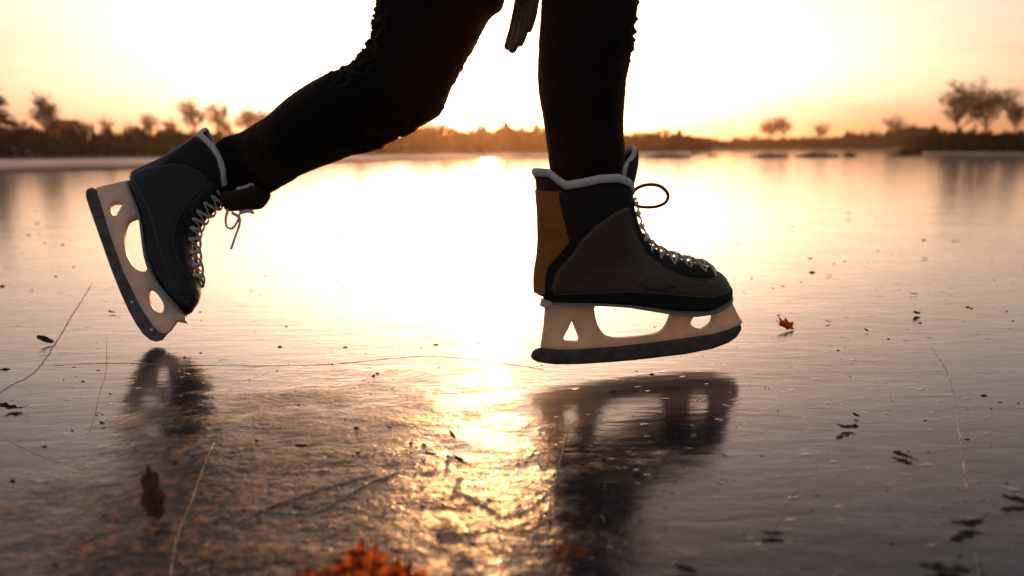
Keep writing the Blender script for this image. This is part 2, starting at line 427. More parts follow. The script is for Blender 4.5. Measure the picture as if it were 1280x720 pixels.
# big broad tree on the right, twin stemmed
a = tree_mesh(33, .6, .7, 5, .22, (12, 6, 5, 4, 3)); PROTO['broad'] = (mk('trunk', a[0], a[1], 'bark'), mk('crown', a[2], a[3], 'twigs'))
def tree(px, ytop, d, kind, wide, label, group='bare trees along the far shore', rot=0, cat='tree', name='bare_tree'):
    az, x, y = at_px(px, d); g = gz(x, y) - .05
    h = (horizon(px) - ytop) / FPX * d * math.cos(az) ** 0 + CAM_H - g
    r = root(name, (x, y, g)); tag(r, label, cat, group)
    r.rotation_euler.z = rot; r.scale = (h * wide, h * wide, h)
    for nm, me in zip(('trunk', 'crown'), PROTO[kind]):
        o = bpy.data.objects.new(nm, me); COL.objects.link(o); o.parent = r
TREES = [
 (4, 108, 62, 'spruce', 1.7, 'tall pointed tree at the far left edge of the shore'),
 (-22, 120, 66, 'round', .9, 'bare tree cut by the left edge beside the tall pointed tree'),
 (38, 150, 80, 'bushy', 1.0, 'low bushy tree between the pointed tree and the tall narrow one'),
 (69, 124, 66, 'tall', 1.0, 'tall narrow bare tree left of the red roofed shed'),
 (120, 153, 84, 'round2', 1.0, 'small rounded tree just right of the red roofed shed'),
 (145, 147, 75, 'bushy', .8, 'dark small tree second to the right of the red roofed shed'),
 (177, 155, 78, 'round', .8, 'short tree in the middle of the left shore above the heel of the trailing boot'),
 (197, 145, 84, 'tall2', .9, 'slim tree above the heel of the trailing boot'),
 (219, 147, 74, 'bushy', 1.0, 'dark cone shaped bush tree above the trailing boot'),
 (254, 126, 88, 'tall', 1.1, 'tall sunlit amber tree above the collar of the trailing boot'),
 (281, 130, 92, 'tall2', 1.0, 'thin amber tree right of the tall amber one'),
 (290, 150, 76, 'bushy', .8, 'low dark bush tree against the shin of the trailing leg'),
 (318, 131, 84, 'round', .8, 'amber bare tree touching the shin of the trailing leg'),
 (338, 138, 90, 'tall2', .8, 'bare tree half hidden by the shin of the trailing leg'),
 (520, 156, 80, 'bushy', .9, 'low glowing tree under the bent knee'),
 (543, 148, 84, 'round', 1.0, 'rounded glowing tree right below the bent knee'),
 (571, 157, 92, 'round2', .8, 'small orange tree between the bent knee and the sun glow'),
 (602, 149, 86, 'bushy', .9, 'rounded orange tree in the middle of the sun glow'),
 (628, 156, 80, 'round', .9, 'flat topped orange tree right of the sun glow'),
 (648, 156, 84, 'round2', .9, 'flat topped orange tree just left of the standing leg'),
 (669, 149, 84, 'bushy', 1.0, 'orange tree touching the shin of the standing leg'),
 (800, 162, 88, 'round', 1.0, 'small tree just right of the standing leg'),
 (830, 160, 84, 'tall2', 1.1, 'small tree above the lace loop of the standing boot'),
 (812, 166, 80, 'bushy', 1.0, 'low tree between two small ones right of the standing leg'),
 (938, 165, 110, 'bushy', 1.0, 'small dark tree on the far bank left of the pale twin trees'),
 (960, 147, 180, 'round', 1.0, 'left one of two pale hazy trees far across the bay'),
 (976, 145, 180, 'tall', 1.3, 'right one of two pale hazy trees far across the bay'),
 (1020, 154, 185, 'round2', 1.0, 'small pale tree far across the bay'),
 (1062, 162, 128, 'bushy', 1.0, 'low pale shrub tree far across the bay'),
 (1086, 160, 126, 'bushy', 1.0, 'low shrub tree at the right end of the bay'),
 (1112, 146, 120, 'round2', .8, 'bare tree in front of the right end of the bay'),
 (1130, 153, 110, 'bushy', .8, 'dark low tree left of the big broad tree'),
 (1140, 160, 100, 'bushy', .8, 'lowest dark tree left of the big broad tree'),
 (1188, 108, 84, 'broad', .75, 'big broad bare tree standing tall on the right shore'),
 (1224, 108, 86, 'round', .85, 'tall bare tree grown against the right of the big broad one'),
 (1260, 127, 84, 'tall', .9, 'narrow bare tree near the right edge'),
 (1285, 150, 80, 'bushy', .9, 'bush tree cut by the right edge'),
]
rr = random.Random(7)
for px, yt, d, k, w, lb in TREES: tree(px, yt, d, k, w, lb, rot=rr.uniform(0, 6.28))

# undergrowth: one mass of twigs and scrub that nobody could count
def scrub(name, segs, seed, size, count_per_m):
    R = random.Random(seed); V_ = []; F_ = []
    for (x0, d0, top0, x1, d1, top1, depth) in segs:
        a0, X0, Y0 = at_px(x0, d0); a1, X1, Y1 = at_px(x1, d1); ln = math.hypot(X1 - X0, Y1 - Y0)
        for i in range(int(ln * count_per_m)):
            t = R.random(); px = x0 + (x1 - x0) * t; d = d0 + (d1 - d0) * t + R.uniform(0, depth); yt = top0 + (top1 - top0) * t
            az, x, y = at_px(px, d); g = gz(x, y)
            H = (horizon(px) - yt) / FPX * d + CAM_H - g
            H *= .72 + .42 * noise.noise(Vector((px * .045, seed, d * .05))) + .45 * max(0, noise.noise(Vector((px * .16, seed, 0)))) + .2 * noise.noise(Vector((px * .5, seed, 3)))
            z = g + max(.1, H) * (R.random() ** .75) - .05
            s = size * R.uniform(.5, 1.3); c = Vector((x, y, z)); n = len(V_)
            e1 = Vector((R.uniform(-1, 1), R.uniform(-1, 1), R.uniform(.2, 1.5))).normalized() * s; e2 = Vector((R.uniform(-1, 1), R.uniform(-1, 1), R.uniform(-.4, .4))).normalized() * s * .35
            V_ += [c - e1 - e2, c + e2 - e1 * .3, c + e1, c - e2 + e1 * .2]; F_.append((n, n + 1, n + 2, n + 3))
    o = link(name, ([tuple(v) for v in V_], F_), 'brush', smooth=False); return o
tag(scrub('undergrowth', [(-60, 38, 162, 350, 40, 163, 16), (-700, 36, 158, -60, 38, 161, 14), (350, 40, 160, 480, 46, 156, 14)], 1, .17, 950), 'dark band of bare scrub along the left shore', 'scrub', kind='stuff')
tag(scrub('undergrowth', [(430, 48, 160, 700, 50, 153, 14), (700, 50, 155, 862, 44, 168, 12)], 2, .2, 700), 'dense bare scrub on the middle shore behind the legs glowing orange', 'scrub', kind='stuff')
tag(scrub('undergrowth', [(850, 116, 173, 1130, 114, 170, 14), (845, 48, 174, 885, 70, 176, 20)], 3, .30, 460), 'thin dark line of woods across the far bay', 'woods', kind='stuff')
tag(scrub('undergrowth', [(1030, 120, 170, 1165, 100, 159, 12), (1118, 95, 176, 1150, 50, 168, 14), (1140, 50, 172, 1165, 42, 166, 20)], 5, .26, 600), 'darker woods at the right end of the far bay', 'woods', kind='stuff')
tag(scrub('undergrowth', [(1120, 36, 190, 1150, 34, 183, 8), (1150, 34, 184, 1172, 33, 166, 12), (1172, 32, 163, 1340, 30, 161, 16), (1340, 30, 161, 1900, 28, 158, 14)], 4, .15, 1000), 'dark band of bare scrub along the right shore', 'scrub', kind='stuff')

# small mud islands with grass in the ice
def islet(px, py, w_px, label, h=.09, seed=0):
    P = on_z(px, py, 0); d = P.y; w = w_px / FPX * d / 2; R = random.Random(seed)
    bm = bmesh.new(); rings = []
    for k in range(6):
        f = k / 5; rr_ = 1 - f * .93
        rings.append([Vector((P.x + math.cos(t) * w * rr_ * (1 + .18 * noise.noise(Vector((math.cos(t) * 2, math.sin(t) * 2, seed)))), P.y + math.sin(t) * min(w * .5, 1.2) * rr_,
                      -.01 + h * math.sin(f * math.pi / 2) * (1 + .5 * noise.noise(Vector((t, f, seed + 4)))))) for t in np.linspace(0, 2 * math.pi, 40, endpoint=False)])
    loft(bm, rings); r = root('mud_islet', (P.x, P.y, 0)); tag(r, label, 'islet', 'mud islets in the ice')
    link('bank', bm, 'mud', r)
    bm = bmesh.new()
    for i in range(int(w * 90)):
        t = R.uniform(0, 6.283); q = R.random() ** .5 * .85; c = Vector((P.x + math.cos(t) * w * q, P.y + math.sin(t) * min(w * .5, 1.2) * q, h * (1 - q * q) * .7))
        e = Vector((R.uniform(-.4, .4), R.uniform(-.2, .2), 1)).normalized() * R.uniform(.04, .12); s = Vector((.006, 0, 0))
        bm.faces.new([bm.verts.new(c - s), bm.verts.new(c + s), bm.verts.new(c + e)])
    tag(link('dry_grass', bm, 'brush', r, smooth=False), kind='stuff')
islet(836, 197, 60, 'dark low mud islet just right of the standing boot tongue', .10, 1)
islet(890, 195.5, 20, 'tiny mud islet between the two longer ones', .05, 2)
islet(962, 196.5, 56, 'left half of the long mud islet in the middle of the bay', .09, 3)
islet(1022, 196, 66, 'mud islet under the small pale tree across the bay', .10, 4)
islet(1062, 195.5, 24, 'short dark mud islet at the right end of the islet row', .09, 5)
islet(1135, 195, 54, 'flat mud spit reaching from the right shore into the bay', .07, 6)

# snow heaps on the left and right shores
def heap(px, py, wpx, hpx, d, label):
    az, x, y = at_px(px, d); g = gz(x, y); w = wpx / FPX * d / 2; z = CAM_H - (py - horizon(px)) / FPX * d; h = hpx / FPX * d
    bm = bmesh.new(); rings = []
    for k in range(7):
        f = k / 6
        rings.append([Vector((x + math.cos(t) * w * math.cos(f * 1.5) * (1 + .2 * noise.noise(Vector((t, px, 0)))), y + math.sin(t) * w * .6 * math.cos(f * 1.5), g - .05 + (z + h / 2 - g + .05) * math.sin(f * 1.55))) for t in np.linspace(0, 6.283, 24, endpoint=False)])
    loft(bm, rings); tag(link('snow_heap', bm, 'snow'), label, 'snow heap', 'snow heaps on the shore')
heap(28, 185, 9, 7, 44, 'left one of two small pale snow heaps in the dark left scrub')
heap(46, 190, 9, 7, 40, 'right one of two small pale snow heaps in the dark left scrub')
heap(1188, 187, 16, 4, 44, 'small pale snow heap in the scrub under the big broad tree')
heap(1240, 186, 32, 4, 44, 'longer pale snow heap in the scrub near the right edge')

# red roofed shed
az, x, y = at_px(93, 100); g = gz(x, y)
r = root('shed', (x, y, g)); tag(r, 'small shed with a red roof among the trees on the left shore', 'shed')
zt = (horizon(93) - 156) / FPX * 100 + CAM_H; w = 1.45; ze = (horizon(93) - 168) / FPX * 100 + CAM_H
bm = bmesh.new(); bmesh.ops.create_cube(bm, size=1, matrix=Matrix.Translation((x, y, (g + ze) / 2)) @ Matrix.Diagonal((w * 1.9, 2.4, ze - g, 1))); link('wall', bm, 'cream_wall', r, smooth=False)
bm = bmesh.new()
pr = [(-1.35, ze - .1), (1.35, ze - .1), (0, zt)]
loft(bm, [[Vector((x - w * 1.05, y + a_, b_)) for a_, b_ in pr], [Vector((x + w * 1.05, y + a_, b_)) for a_, b_ in pr]]); link('roof', bm, 'red_roof', r, smooth=False)
bm = bmesh.new(); bmesh.ops.create_cube(bm, size=1, matrix=Matrix.Translation((x - .4, y - 1.22, g + .8)) @ Matrix.Diagonal((.7, .06, 1.6, 1))); link('door', bm, 'mud', r, smooth=False)

# ------------------------------------------------------------------ haze
bm = bmesh.new(); bmesh.ops.create_cube(bm, size=1, matrix=Matrix.Translation((0, 700, 11.5)) @ Matrix.Diagonal((2600, 1500, 25, 1)))
hm = bpy.data.materials.new('haze'); hm.use_nodes = True; n = hm.node_tree.nodes; n.clear()
ho = n.new('ShaderNodeOutputMaterial'); hv = n.new('ShaderNodeVolumePrincipled')
hv.inputs['Density'].default_value = .0007; hv.inputs['Color'].default_value = (1, .68, .42, 1); hv.inputs['Anisotropy'].default_value = .84
hm.node_tree.links.new(hv.outputs[0], ho.inputs['Volume'])
haze = link('haze', bm, hm, smooth=False); tag(haze, kind='stuff')

# ------------------------------------------------------------------ the skater
person = root('person', (.10, 1.06, 0))
tag(person, 'skater in black leggings gliding on one leg, seen from the knees down', 'person')

# template frame of the standing skate
A0 = on_z(692, 455.3, .016); B0 = on_z(857, 442.4, .013)
u0 = (B0 - A0); u0.z = 0; u0.normalize(); n0 = Vector((-u0.y, u0.x, 0)); w0 = Vector((0, 0, 1))
def lc(x, y):
    P = on_plane(x, y, A0, n0) - A0; return (P.dot(u0), P.z)
def z2(p): return (640 + p[0] / 2.4, 170 + p[1] / 2.4)       # enlargement of the standing boot -> photo pixel
T_SOLE = [lc(*p) for p in ((668, 381), (676.4, 381.6), (710, 380), (743, 379.4), (782.5, 381.6), (813, 387), (846, 390.8), (878.8, 387), (904, 378.5), (913, 374), (930, 366))]
T_BACK = [lc(*p) for p in ((680, 384), (673.5, 378), (669.5, 365), (669, 350), (670.5, 336), (674, 318), (675.5, 300), (675.5, 270), (674.5, 250), (673.5, 236), (672.5, 222), (672, 200))]
T_FRONT = [lc(*p) for p in ((908, 384), (912.8, 375), (912.5, 366), (909, 356), (905, 347), (898, 340), (889, 335), (873, 330.5), (848, 324), (823, 314.5), (807, 303.5), (797, 288), (790, 266), (786, 249), (784, 230), (783, 205))]
WC = lc(730, 246)[1]
TOP = [lc(*p) for p in ((668, 211), (673, 211), (678, 211.5), (684, 219), (692, 226), (708, 223), (730, 218), (752, 217), (770, 223), (781, 233), (788, 244), (800, 252))]
def f_u(tab, w):
    t = sorted(tab, key=lambda p: p[1]); return float(np.interp(w, [p[1] for p in t], [p[0] for p in t]))
def f_w(tab, u):
    return float(np.interp(u, [p[0] for p in tab], [p[1] for p in tab]))
T_SOLE = [(p[0], p[1] + .0055) for p in T_SOLE]
SOLE_M = T_SOLE[0][1]
def hw(u, w):
    """half width of the boot"""
    plan = float(np.interp(u, [-.03, .02, .08, .15, .20, .235, .27], [.031, .034, .033, .043, .046, .041, .03]))
    ank = float(np.interp(w, [.09, .13, .18, .25], [.036, .034, .040, .049]))
    k = min(1, max(0, (w - .10) / .07)); k = k * k * (3 - 2 * k)
    return plan * (1 - k) + ank * k
def slice_ring(w, seg=72):
    ub, uf = f_u(T_BACK, w), f_u(T_FRONT, w); c = (ub + uf) / 2; a = (uf - ub) / 2; ring = []
    for k in range(seg):
        t = 2 * math.pi * k / seg; ct, st = math.cos(t), math.sin(t)
        e = 2 / 2.5
        uu = c + a * math.copysign(abs(ct) ** e, ct); vv = hw(uu, w) * math.copysign(abs(st) ** e, st)
        ring.append((uu, vv))
    return ring
def side_n(u, w):
    if w > WC:
        tw = f_w(TOP, u); w = WC + .03 * min(1, (w - WC) / max(1e-4, tw - WC))
    ub, uf = f_u(T_BACK, w), f_u(T_FRONT, w); c = (ub + uf) / 2; a = (uf - ub) / 2; q = min(1, abs(u - c) / a)
    return hw(u, w) * (1 - q ** 2.5) ** (1 / 2.5)
W_LEVELS = []
wv = SOLE_M - .003
lowest = min(p[1] for p in T_SOLE[1:-1])
W_LEVELS = list(np.linspace(lowest - .001, .125, 44)) + list(np.linspace(.1275, WC, 50))
def boot_rings():
    rings = []
    for w in W_LEVELS:
        r = []
        wb = max(w, SOLE_M + .0)      # shape lookup never below the heel sole
        for uu, vv in slice_ring(max(w, .0745)):
            ws = f_w(T_SOLE, uu); k = max(0, 1 - (w - lowest) / .035)
            ww = w + (ws - lowest) * k
            r.append((uu, vv * (1 - .12 * max(0, 1 - (w - lowest) / .006)), ww))
        rings.append(r)
    for s in np.linspace(0, 1, 8)[1:]:
        rings.append([(uu, vv, WC + s * (f_w(TOP, uu) - WC)) for uu, vv in slice_ring(WC + s * .03)])
    return rings
def top_ring(off=0):
    return [(uu, vv, f_w(TOP, uu) + off) for uu, vv in slice_ring(WC + .03)]

def build_skate(parent, to3, label, holder_px, runner_px, frame, tongue_flop, left=False):
    """to3(u, n, w) -> world. frame=(O,u,n,w) used to unproject traced outlines."""
    O, ua, na, wa = frame
    sk = root('ice_skate', O, parent); sk['label'] = label
    side = -1     # camera side is negative n for the standing skate
    def tl(x, y):
        P = on_plane(x, y, O, na) - O; return (P.dot(ua), P.dot(wa))
    def to3f(u, n_, w): return O + ua * u + na * n_ + wa * w
    # shell
    bm = bmesh.new(); rings = [[to3(*p) for p in r] for r in boot_rings()]
    loft(bm, rings, cap=False)
    bm.verts.ensure_lookup_table(); bm.faces.new([bm.verts[i] for i in range(72)])
    so_ = bmesh.new
    inner = [[to3(u, n_ * .9, w - .0) for u, n_, w in r] for r in boot_rings()[-20:]]
    c0 = [tuple(p) for p in inner]
    loft(bm, [list(r) for r in reversed(inner)], cap=False)
    o = link('boot_shell', bm, 'black_leather' if left else 'suede', sk, angle=60)
    bm = bmesh.new()
    # sole plate
    sole = [p for p in T_SOLE[1:-1]]
    R1 = []
    for dn, sc in ((.0008, 1.0), (-.0028, 1.0)):
        R1.append([])
        for uu, vv in slice_ring(.0755):
            s = 1.03; R1[-1].append(to3(uu * 1.004 + .0003, vv * s, f_w(T_SOLE, uu) + dn - .0006))
    loft(bm, R1); link('sole_plate', bm, 'sole_grey', sk)
    # collar trim, padded
    ring = top_ring(); bm = bmesh.new(); prof = []
    for t in np.linspace(0, 2 * math.pi, 10, endpoint=False): prof.append((math.cos(t) * .0032, math.sin(t) * .0052))
    R_ = []
    n_r = len(ring); cu = sum(p[0] for p in ring) / n_r
    for i, p in enumerate(ring):
        d = Vector((p[0] - cu, p[1], 0)).normalized()
        R_.append([to3(p[0] + d.x * a_ + d.x * .0008, p[1] + d.y * a_ + d.y * .0008, p[2] - .0040 + b_) for a_, b_ in prof])
    # leave the front open where the tongue comes out
    order = [i for i in range(n_r)]; keep = [i for i in order if 4 <= i <= n_r - 4]
    loft(bm, [R_[i] for i in keep]); link('collar_trim', bm, 'white_trim', sk)
    # panels on both sides
    def panel(name, poly, m, off, sides=(-1, 1), st=.004):
        P = resample([tuple(p) for p in poly], .002)
        V_, T_, dist = cdt(P, [], st)
        for s in sides:
            bm = bmesh.new()
            top = []; bot = []
            for v in V_:
                dd = dist(v.x, v.y); o_ = off * min(1, dd / .0015) ** .5 if off else 0
                w_ = min(v.y, f_w(TOP, v.x) - .001); nn = side_n(v.x, w_)
                # adapt to the lifted sole line
                top.append(bm.verts.new(to3(v.x, s * (nn + o_ + .0009), w_)))
            for t in T_:
                bm.faces.new([top[i] for i in (t if s < 0 else reversed(t))])
            o = link(name, bm, m, sk, angle=80)
        return o
    zz = lambda L_: [lc(*z2(p)) for p in L_]
    side_poly = zz([(155, 340), (171, 306), (214, 256), (270, 217), (310, 203), (328, 255), (345, 300), (372, 345), (420, 385), (480, 412), (540, 418), (600, 410), (632, 432), (645, 458), (560, 470), (430, 462), (300, 458), (180, 462), (108, 470), (100, 450), (112, 400)])
    panel('side_panel', side_poly, 'black_leather' if left else 'brown_panel', .0012)
    cuff = zz([(112, 165), (150, 166), (200, 150), (270, 143), (318, 160), (335, 190), (318, 206), (272, 222), (216, 260), (170, 306), (150, 334), (140, 300), (122, 240), (110, 190)])
    panel('ankle_panel', cuff, 'suede', .0010)
    if not left: pad = zz([(332, 434), (345, 405), (372, 385), (400, 395), (440, 420), (446, 438), (410, 452), (365, 452)])
    if not left: panel('toe_side_pad', pad, 'brown_panel', .0030)
    # seam lines as thin welts
    bm = bmesh.new()
    for seam in ([(205, 272), (212, 330), (240, 385), (288, 415), (325, 385), (348, 352)], [(312, 212), (328, 255), (345, 300), (372, 345), (420, 385), (480, 412), (540, 418), (598, 408)],
                 [(300, 225), (310, 262), (327, 306), (352, 352), (402, 396), (470, 424), (540, 430)], [(335, 432), (350, 402), (374, 383)], [(248, 262), (262, 300), (300, 345), (352, 352)]):
        pts = spline(zz(seam), 40)
        for s in (-1, 1):
            tube(bm, [to3(p[0], s * (side_n(p[0], p[1]) + .0012), p[1]) for p in pts], .0009, 6)
    link('seam', bm, 'black_leather' if left else 'brown_panel', sk)
    bm = bmesh.new()
    loop = resample([tuple(p) for p in side_poly], .0042)
    cxy = np.mean(np.array(loop), axis=0); bm.free()
    for s in (-1, 1):
        bm = bmesh.new()
        for p in loop:
            p = np.array(p); q = p + (cxy - p) / np.linalg.norm(cxy - p) * .0030; k = loop[(loop.index(tuple(p)) + 1) % len(loop)]
            t = (np.array(k) - p) / (np.linalg.norm(np.array(k) - p) + 1e-9)
            tube(bm, [to3(*(lambda g: (g[0], s * (side_n(g[0], g[1]) + .0023), g[1]))(q + t * e)) for e in (0, .0022)], .0004, 4)
        tag(link('stitching', bm, 'sole_grey', sk), kind='stuff')
    # tendon guard wrapping the heel
    bm = bmesh.new(); R_ = []
    for w in np.linspace(.095, lc(674, 238)[1], 30):
        ub, uf = f_u(T_BACK, w), f_u(T_FRONT, w); c = (ub + uf) / 2; a = (uf - ub) / 2
        wid = float(np.interp(w, [.09, .13, .145, .165, .185, .21, .24], [.007, .008, .016, .028, .026, .017, .014])); row = []
        for q in np.linspace(-1, 1, 21):
            uu = ub + wid * abs(q) ** 2; nn = math.copysign(side_n(max(uu, ub + 1e-5), w), q) if abs(q) > 1e-6 else 0
            ub2 = uu - .0016 * (1 - abs(q) ** 6); row.append(to3(ub2, nn * 1.0 + math.copysign(.0014, q) * abs(q) * (1 - abs(q) ** 8), w))
        R_.append([bm.verts.new(p) for p in row])
    for i in range(len(R_) - 1):
        for k in range(20): bm.faces.new((R_[i][k], R_[i][k + 1], R_[i + 1][k + 1], R_[i + 1][k]))
    link('tendon_guard', bm, 'black_leather' if left else 'sunlit_guard', sk, angle=80)
    # lace strip (dark tongue between the eyestays) and eyelets, laces
    fr = [p for p in T_FRONT if lc(895, 338)[1] <= p[1] <= WC + .012]; fr = sorted(fr, key=lambda p: p[1]); path = spline(fr, 60)
    path = [np.array(p) for p in path]
    def nrm(i):
        t = path[min(i + 1, 59)] - path[max(i - 1, 0)]; t = t / np.linalg.norm(t); return np.array([t[1], -t[0]])
    def on_front(i, n_, lift):
        """point near the front ridge, n_ sideways"""
        m = nrm(i); p = path[i]; h = float(np.interp(p[1], [.1, .13, .2], [.034, .032, .034])); q = min(.98, abs(n_) / h)
        drop = .020 * (1 - math.sqrt(1 - q * q)) + .0
        return to3(p[0] + m[0] * (lift - drop), n_, p[1] + m[1] * (lift - drop))
    bm = bmesh.new(); grid = []
    for i in range(60):
        if i < 2: continue
        grid.append([bm.verts.new(on_front(i, n_, .0010)) for n_ in np.linspace(-.013, .013, 9)])
    for i in range(len(grid) - 1):
        for k in range(8): bm.faces.new((grid[i][k], grid[i][k + 1], grid[i + 1][k + 1], grid[i + 1][k]))
    link('lace_strip', bm, 'suede', sk)
    N_E = 10; rows = [int(4 + (59 - 5) * k / (N_E - 1)) for k in range(N_E)]
    for i in rows:
        for s in (-1, 1):
            ey = .0195 if left else .027; bm = bmesh.new(); c = on_front(i, s * ey, .0020); m = nrm(i); ax = (on_front(i, s * ey, .006) - c).normalized()
            tube(bm, [c - ax * .001, c + ax * .0012], .0027, 10)
            link('eyelet', bm, 'rivet' if left else 'rand', sk)
    bm = bmesh.new(); LR = .0023
    hh = .0215 if left else .0300
    for a_, b_ in zip(rows[:-1], rows[1:]):
        for s in (-1, 1):
            pts = []
            for t in np.linspace(0, 1, 11):
                n_ = s * hh * (1 - 2 * t); i = int(round(a_ + (b_ - a_) * t)); lf = .0028 + .0034 * math.sin(math.pi * t) + (.0012 if s > 0 else 0)
                pts.append(on_front(i, n_, lf))
            tube(bm, pts, LR, 8, flat=.5)
    for i in (rows[0],):
        tube(bm, [on_front(i, n_, .004) for n_ in np.linspace(-hh, hh, 9)], LR, 8)
    # knot
    kn = on_front(58, 0, .006)
    for dx in (-.003, 0, .003):
        tube(bm, [kn + ax * -.004 + na * dx, kn + ax * .003, kn + ax * -.001 - na * dx], .0024, 8)
    link('lace', bm, 'lace_white', sk)
    # tongue: curved flap
    bm = bmesh.new(); b0 = lc(783, 256); tip = lc(797, 184)
    if tongue_flop:
        cl = [(p[0] / LS[0], p[1] / LS[1]) for p in (tl(283, 264), tl(304, 263), tl(326, 260), tl(342, 249))]
    else:
        cl = [lc(780, 262), lc(787, 240), lc(793, 214), lc(796, 186)]
    cs = spline(cl, 22); Rf, Rb = [], []
    for j, c in enumerate(cs):
        f = j / 21; halfw = (.026 + .010 * f) * (1 if f < .8 else math.sqrt(max(.0, 1 - ((f - .8) / .2) ** 2 * .55))); row_f, row_b = [], []
        t = cs[min(j + 1, 21)] - cs[max(j - 1, 0)]; t = t / np.linalg.norm(t); m = np.array([-t[1], t[0]])     # backwards normal
        for q in np.linspace(-1, 1, 17):
            an = q * 1.25; rr_ = halfw / math.sin(1.25)
            n_ = rr_ * math.sin(an); back = rr_ * (1 - math.cos(an)) * (1.0 if not tongue_flop else .5)
            low = f * f * abs(q) ** 1.6 * (.020 if not tongue_flop else .012)
            P = np.array([c[0], c[1]]) + m * back - t * low
            row_f.append(to3(P[0], n_, P[1]))
            P2 = P + m * .005
            row_b.append(to3(P2[0], n_ * .93, P2[1]))
        Rf.append(row_f); Rb.append(row_b)
    vf = [[bm.verts.new(p) for p in r] for r in Rf]; vb = [[bm.verts.new(p) for p in r] for r in Rb]
    for j in range(21):
        for k in range(16):
            bm.faces.new((vf[j][k], vf[j][k + 1], vf[j + 1][k + 1], vf[j + 1][k])); bm.faces.new((vb[j][k + 1], vb[j][k], vb[j + 1][k], vb[j + 1][k + 1]))
        bm.faces.new((vf[j][0], vf[j + 1][0], vb[j + 1][0], vb[j][0])); bm.faces.new((vf[j][16], vb[j][16], vb[j + 1][16], vf[j + 1][16]))
    for k in range(16): bm.faces.new((vf[21][k], vf[21][k + 1], vb[21][k + 1], vb[21][k]))
    link('tongue', bm, 'tongue_felt', sk)
    bm = bmesh.new()
    edge = [Rb[j][0] for j in range(8, 22)] + [Rb[21][k] for k in range(1, 16)] + [Rb[j][16] for j in range(21, 7, -1)]
    tube(bm, [e for e in edge], .0032, 8)
    link('tongue_trim', bm, 'white_trim', sk)
    # toe cap seam welt
    # holder and runner from the traced outlines
    outer, holes = holder_px; outer = [tl(*p) for p in outer]; holes = [[tuple(q) for q in smooth_closed([tl(*p) for p in h], 36)] for h in holes]
    outer = resample(outer, .003)
    runner = [tl(*p) for p in runner_px]
    wmin = min(p[1] for p in outer); wmax = max(p[1] for p in outer)
    def half(u, w, d):
        f = (w - wmin) / (wmax - wmin); base = .0045 + .010 * f ** 2.2
        return base * (1 - .35 * max(0, 1 - d / .0035) ** 2)
    bm = bmesh.new(); slab(bm, outer, holes, half, to3f, .0035); link('blade_holder', bm, 'holder_plastic', sk, angle=50)
    rp_ = resample(runner, .003); bm = bmesh.new()
    slab(bm, rp_, [], lambda u, w, d: .0021 * (1 - .3 * max(0, 1 - d / .001)), to3f, .0035); ru = link('blade', bm, 'blade_steel', sk, angle=50)
    return sk, tl, to3f, on_front

def to3_R(u, n_, w): return A0 + u0 * u + n0 * n_ + w0 * w
H_R = ([(676.8, 383), (683, 386), (680.8, 405.6), (676.4, 434), (700, 436.5), (725.6, 435.6), (773.8, 432), (813, 427.6), (857, 421.7), (889.7, 416.7), (907, 412), (919, 407), (924.7, 404.6), (926.5, 402.0), (920.3, 392.5), (913.5, 379.5), (910, 369),
        (895, 374), (878.8, 380.0), (862, 383), (846, 384), (830, 382.5), (813, 380), (798, 377.5), (782.5, 375), (762, 373.5), (743, 372.8), (710, 373), (680, 374)],
       [[(714.3, 400.2), (709, 410), (703.4, 423), (713, 425.5), (723.4, 424.2), (719.5, 411)],
        [(742, 379.5), (743.5, 399), (749.7, 412.2), (758.4, 419.4), (773.8, 421.6), (800, 419.4), (821.9, 415.7), (831.7, 407.8), (838, 394), (838, 388.5), (820, 387), (798, 383), (770, 380)],
        [(862.4, 405.6), (864, 397.5), (869.5, 391.6), (878.8, 390.2), (888.0, 388.6), (890, 398), (885.3, 406), (874.4, 410.6)]])
RU_R = [(675.3, 434.0), (700, 435.5), (725.6, 434.8), (773.8, 431.4), (813, 427.0), (857, 421.0), (889.7, 416), (907, 411.4), (919, 406.4), (924.7, 404.4), (926.2, 409), (925.4, 413), (920.3, 421), (909.4, 428.6), (889.7, 435.8), (856.9, 442.4), (813, 447.6), (769.4, 452), (725.6, 454.9), (692.8, 455.3), (673, 452.7), (666, 449.5), (663.6, 445.6), (665.5, 440), (669.5, 436.5)]
skR, tlR, t3R, ofR = build_skate(person, to3_R, 'brown and black ice skate worn on the standing foot, toe to the right', H_R, RU_R, (A0, u0, n0, w0), False)
# bow loop of the lace
bm = bmesh.new()
lp = [(787, 250), (792, 242), (798.8, 235.6), (810.4, 231.2), (823.6, 232.2), (831, 241.5), (826.5, 251.7), (813.3, 257.5), (797, 258), (788, 254)]
tube(bm, [t3R(*(lambda q, k: (q[0], -.010 - .006 * math.sin(k / 9 * math.pi), q[1]))(tlR(*p), k)) for k, p in enumerate([tuple(q) for q in spline(lp, 40)][::1])] if False else
     [t3R(tlR(*q)[0], -.004 + .010 * math.sin(i / 39 * math.pi * 2), tlR(*q)[1]) for i, q in enumerate(spline(lp, 40))], .0024, 8, flat=.85)
link('lace_bow', bm, 'lace_backlit', skR)

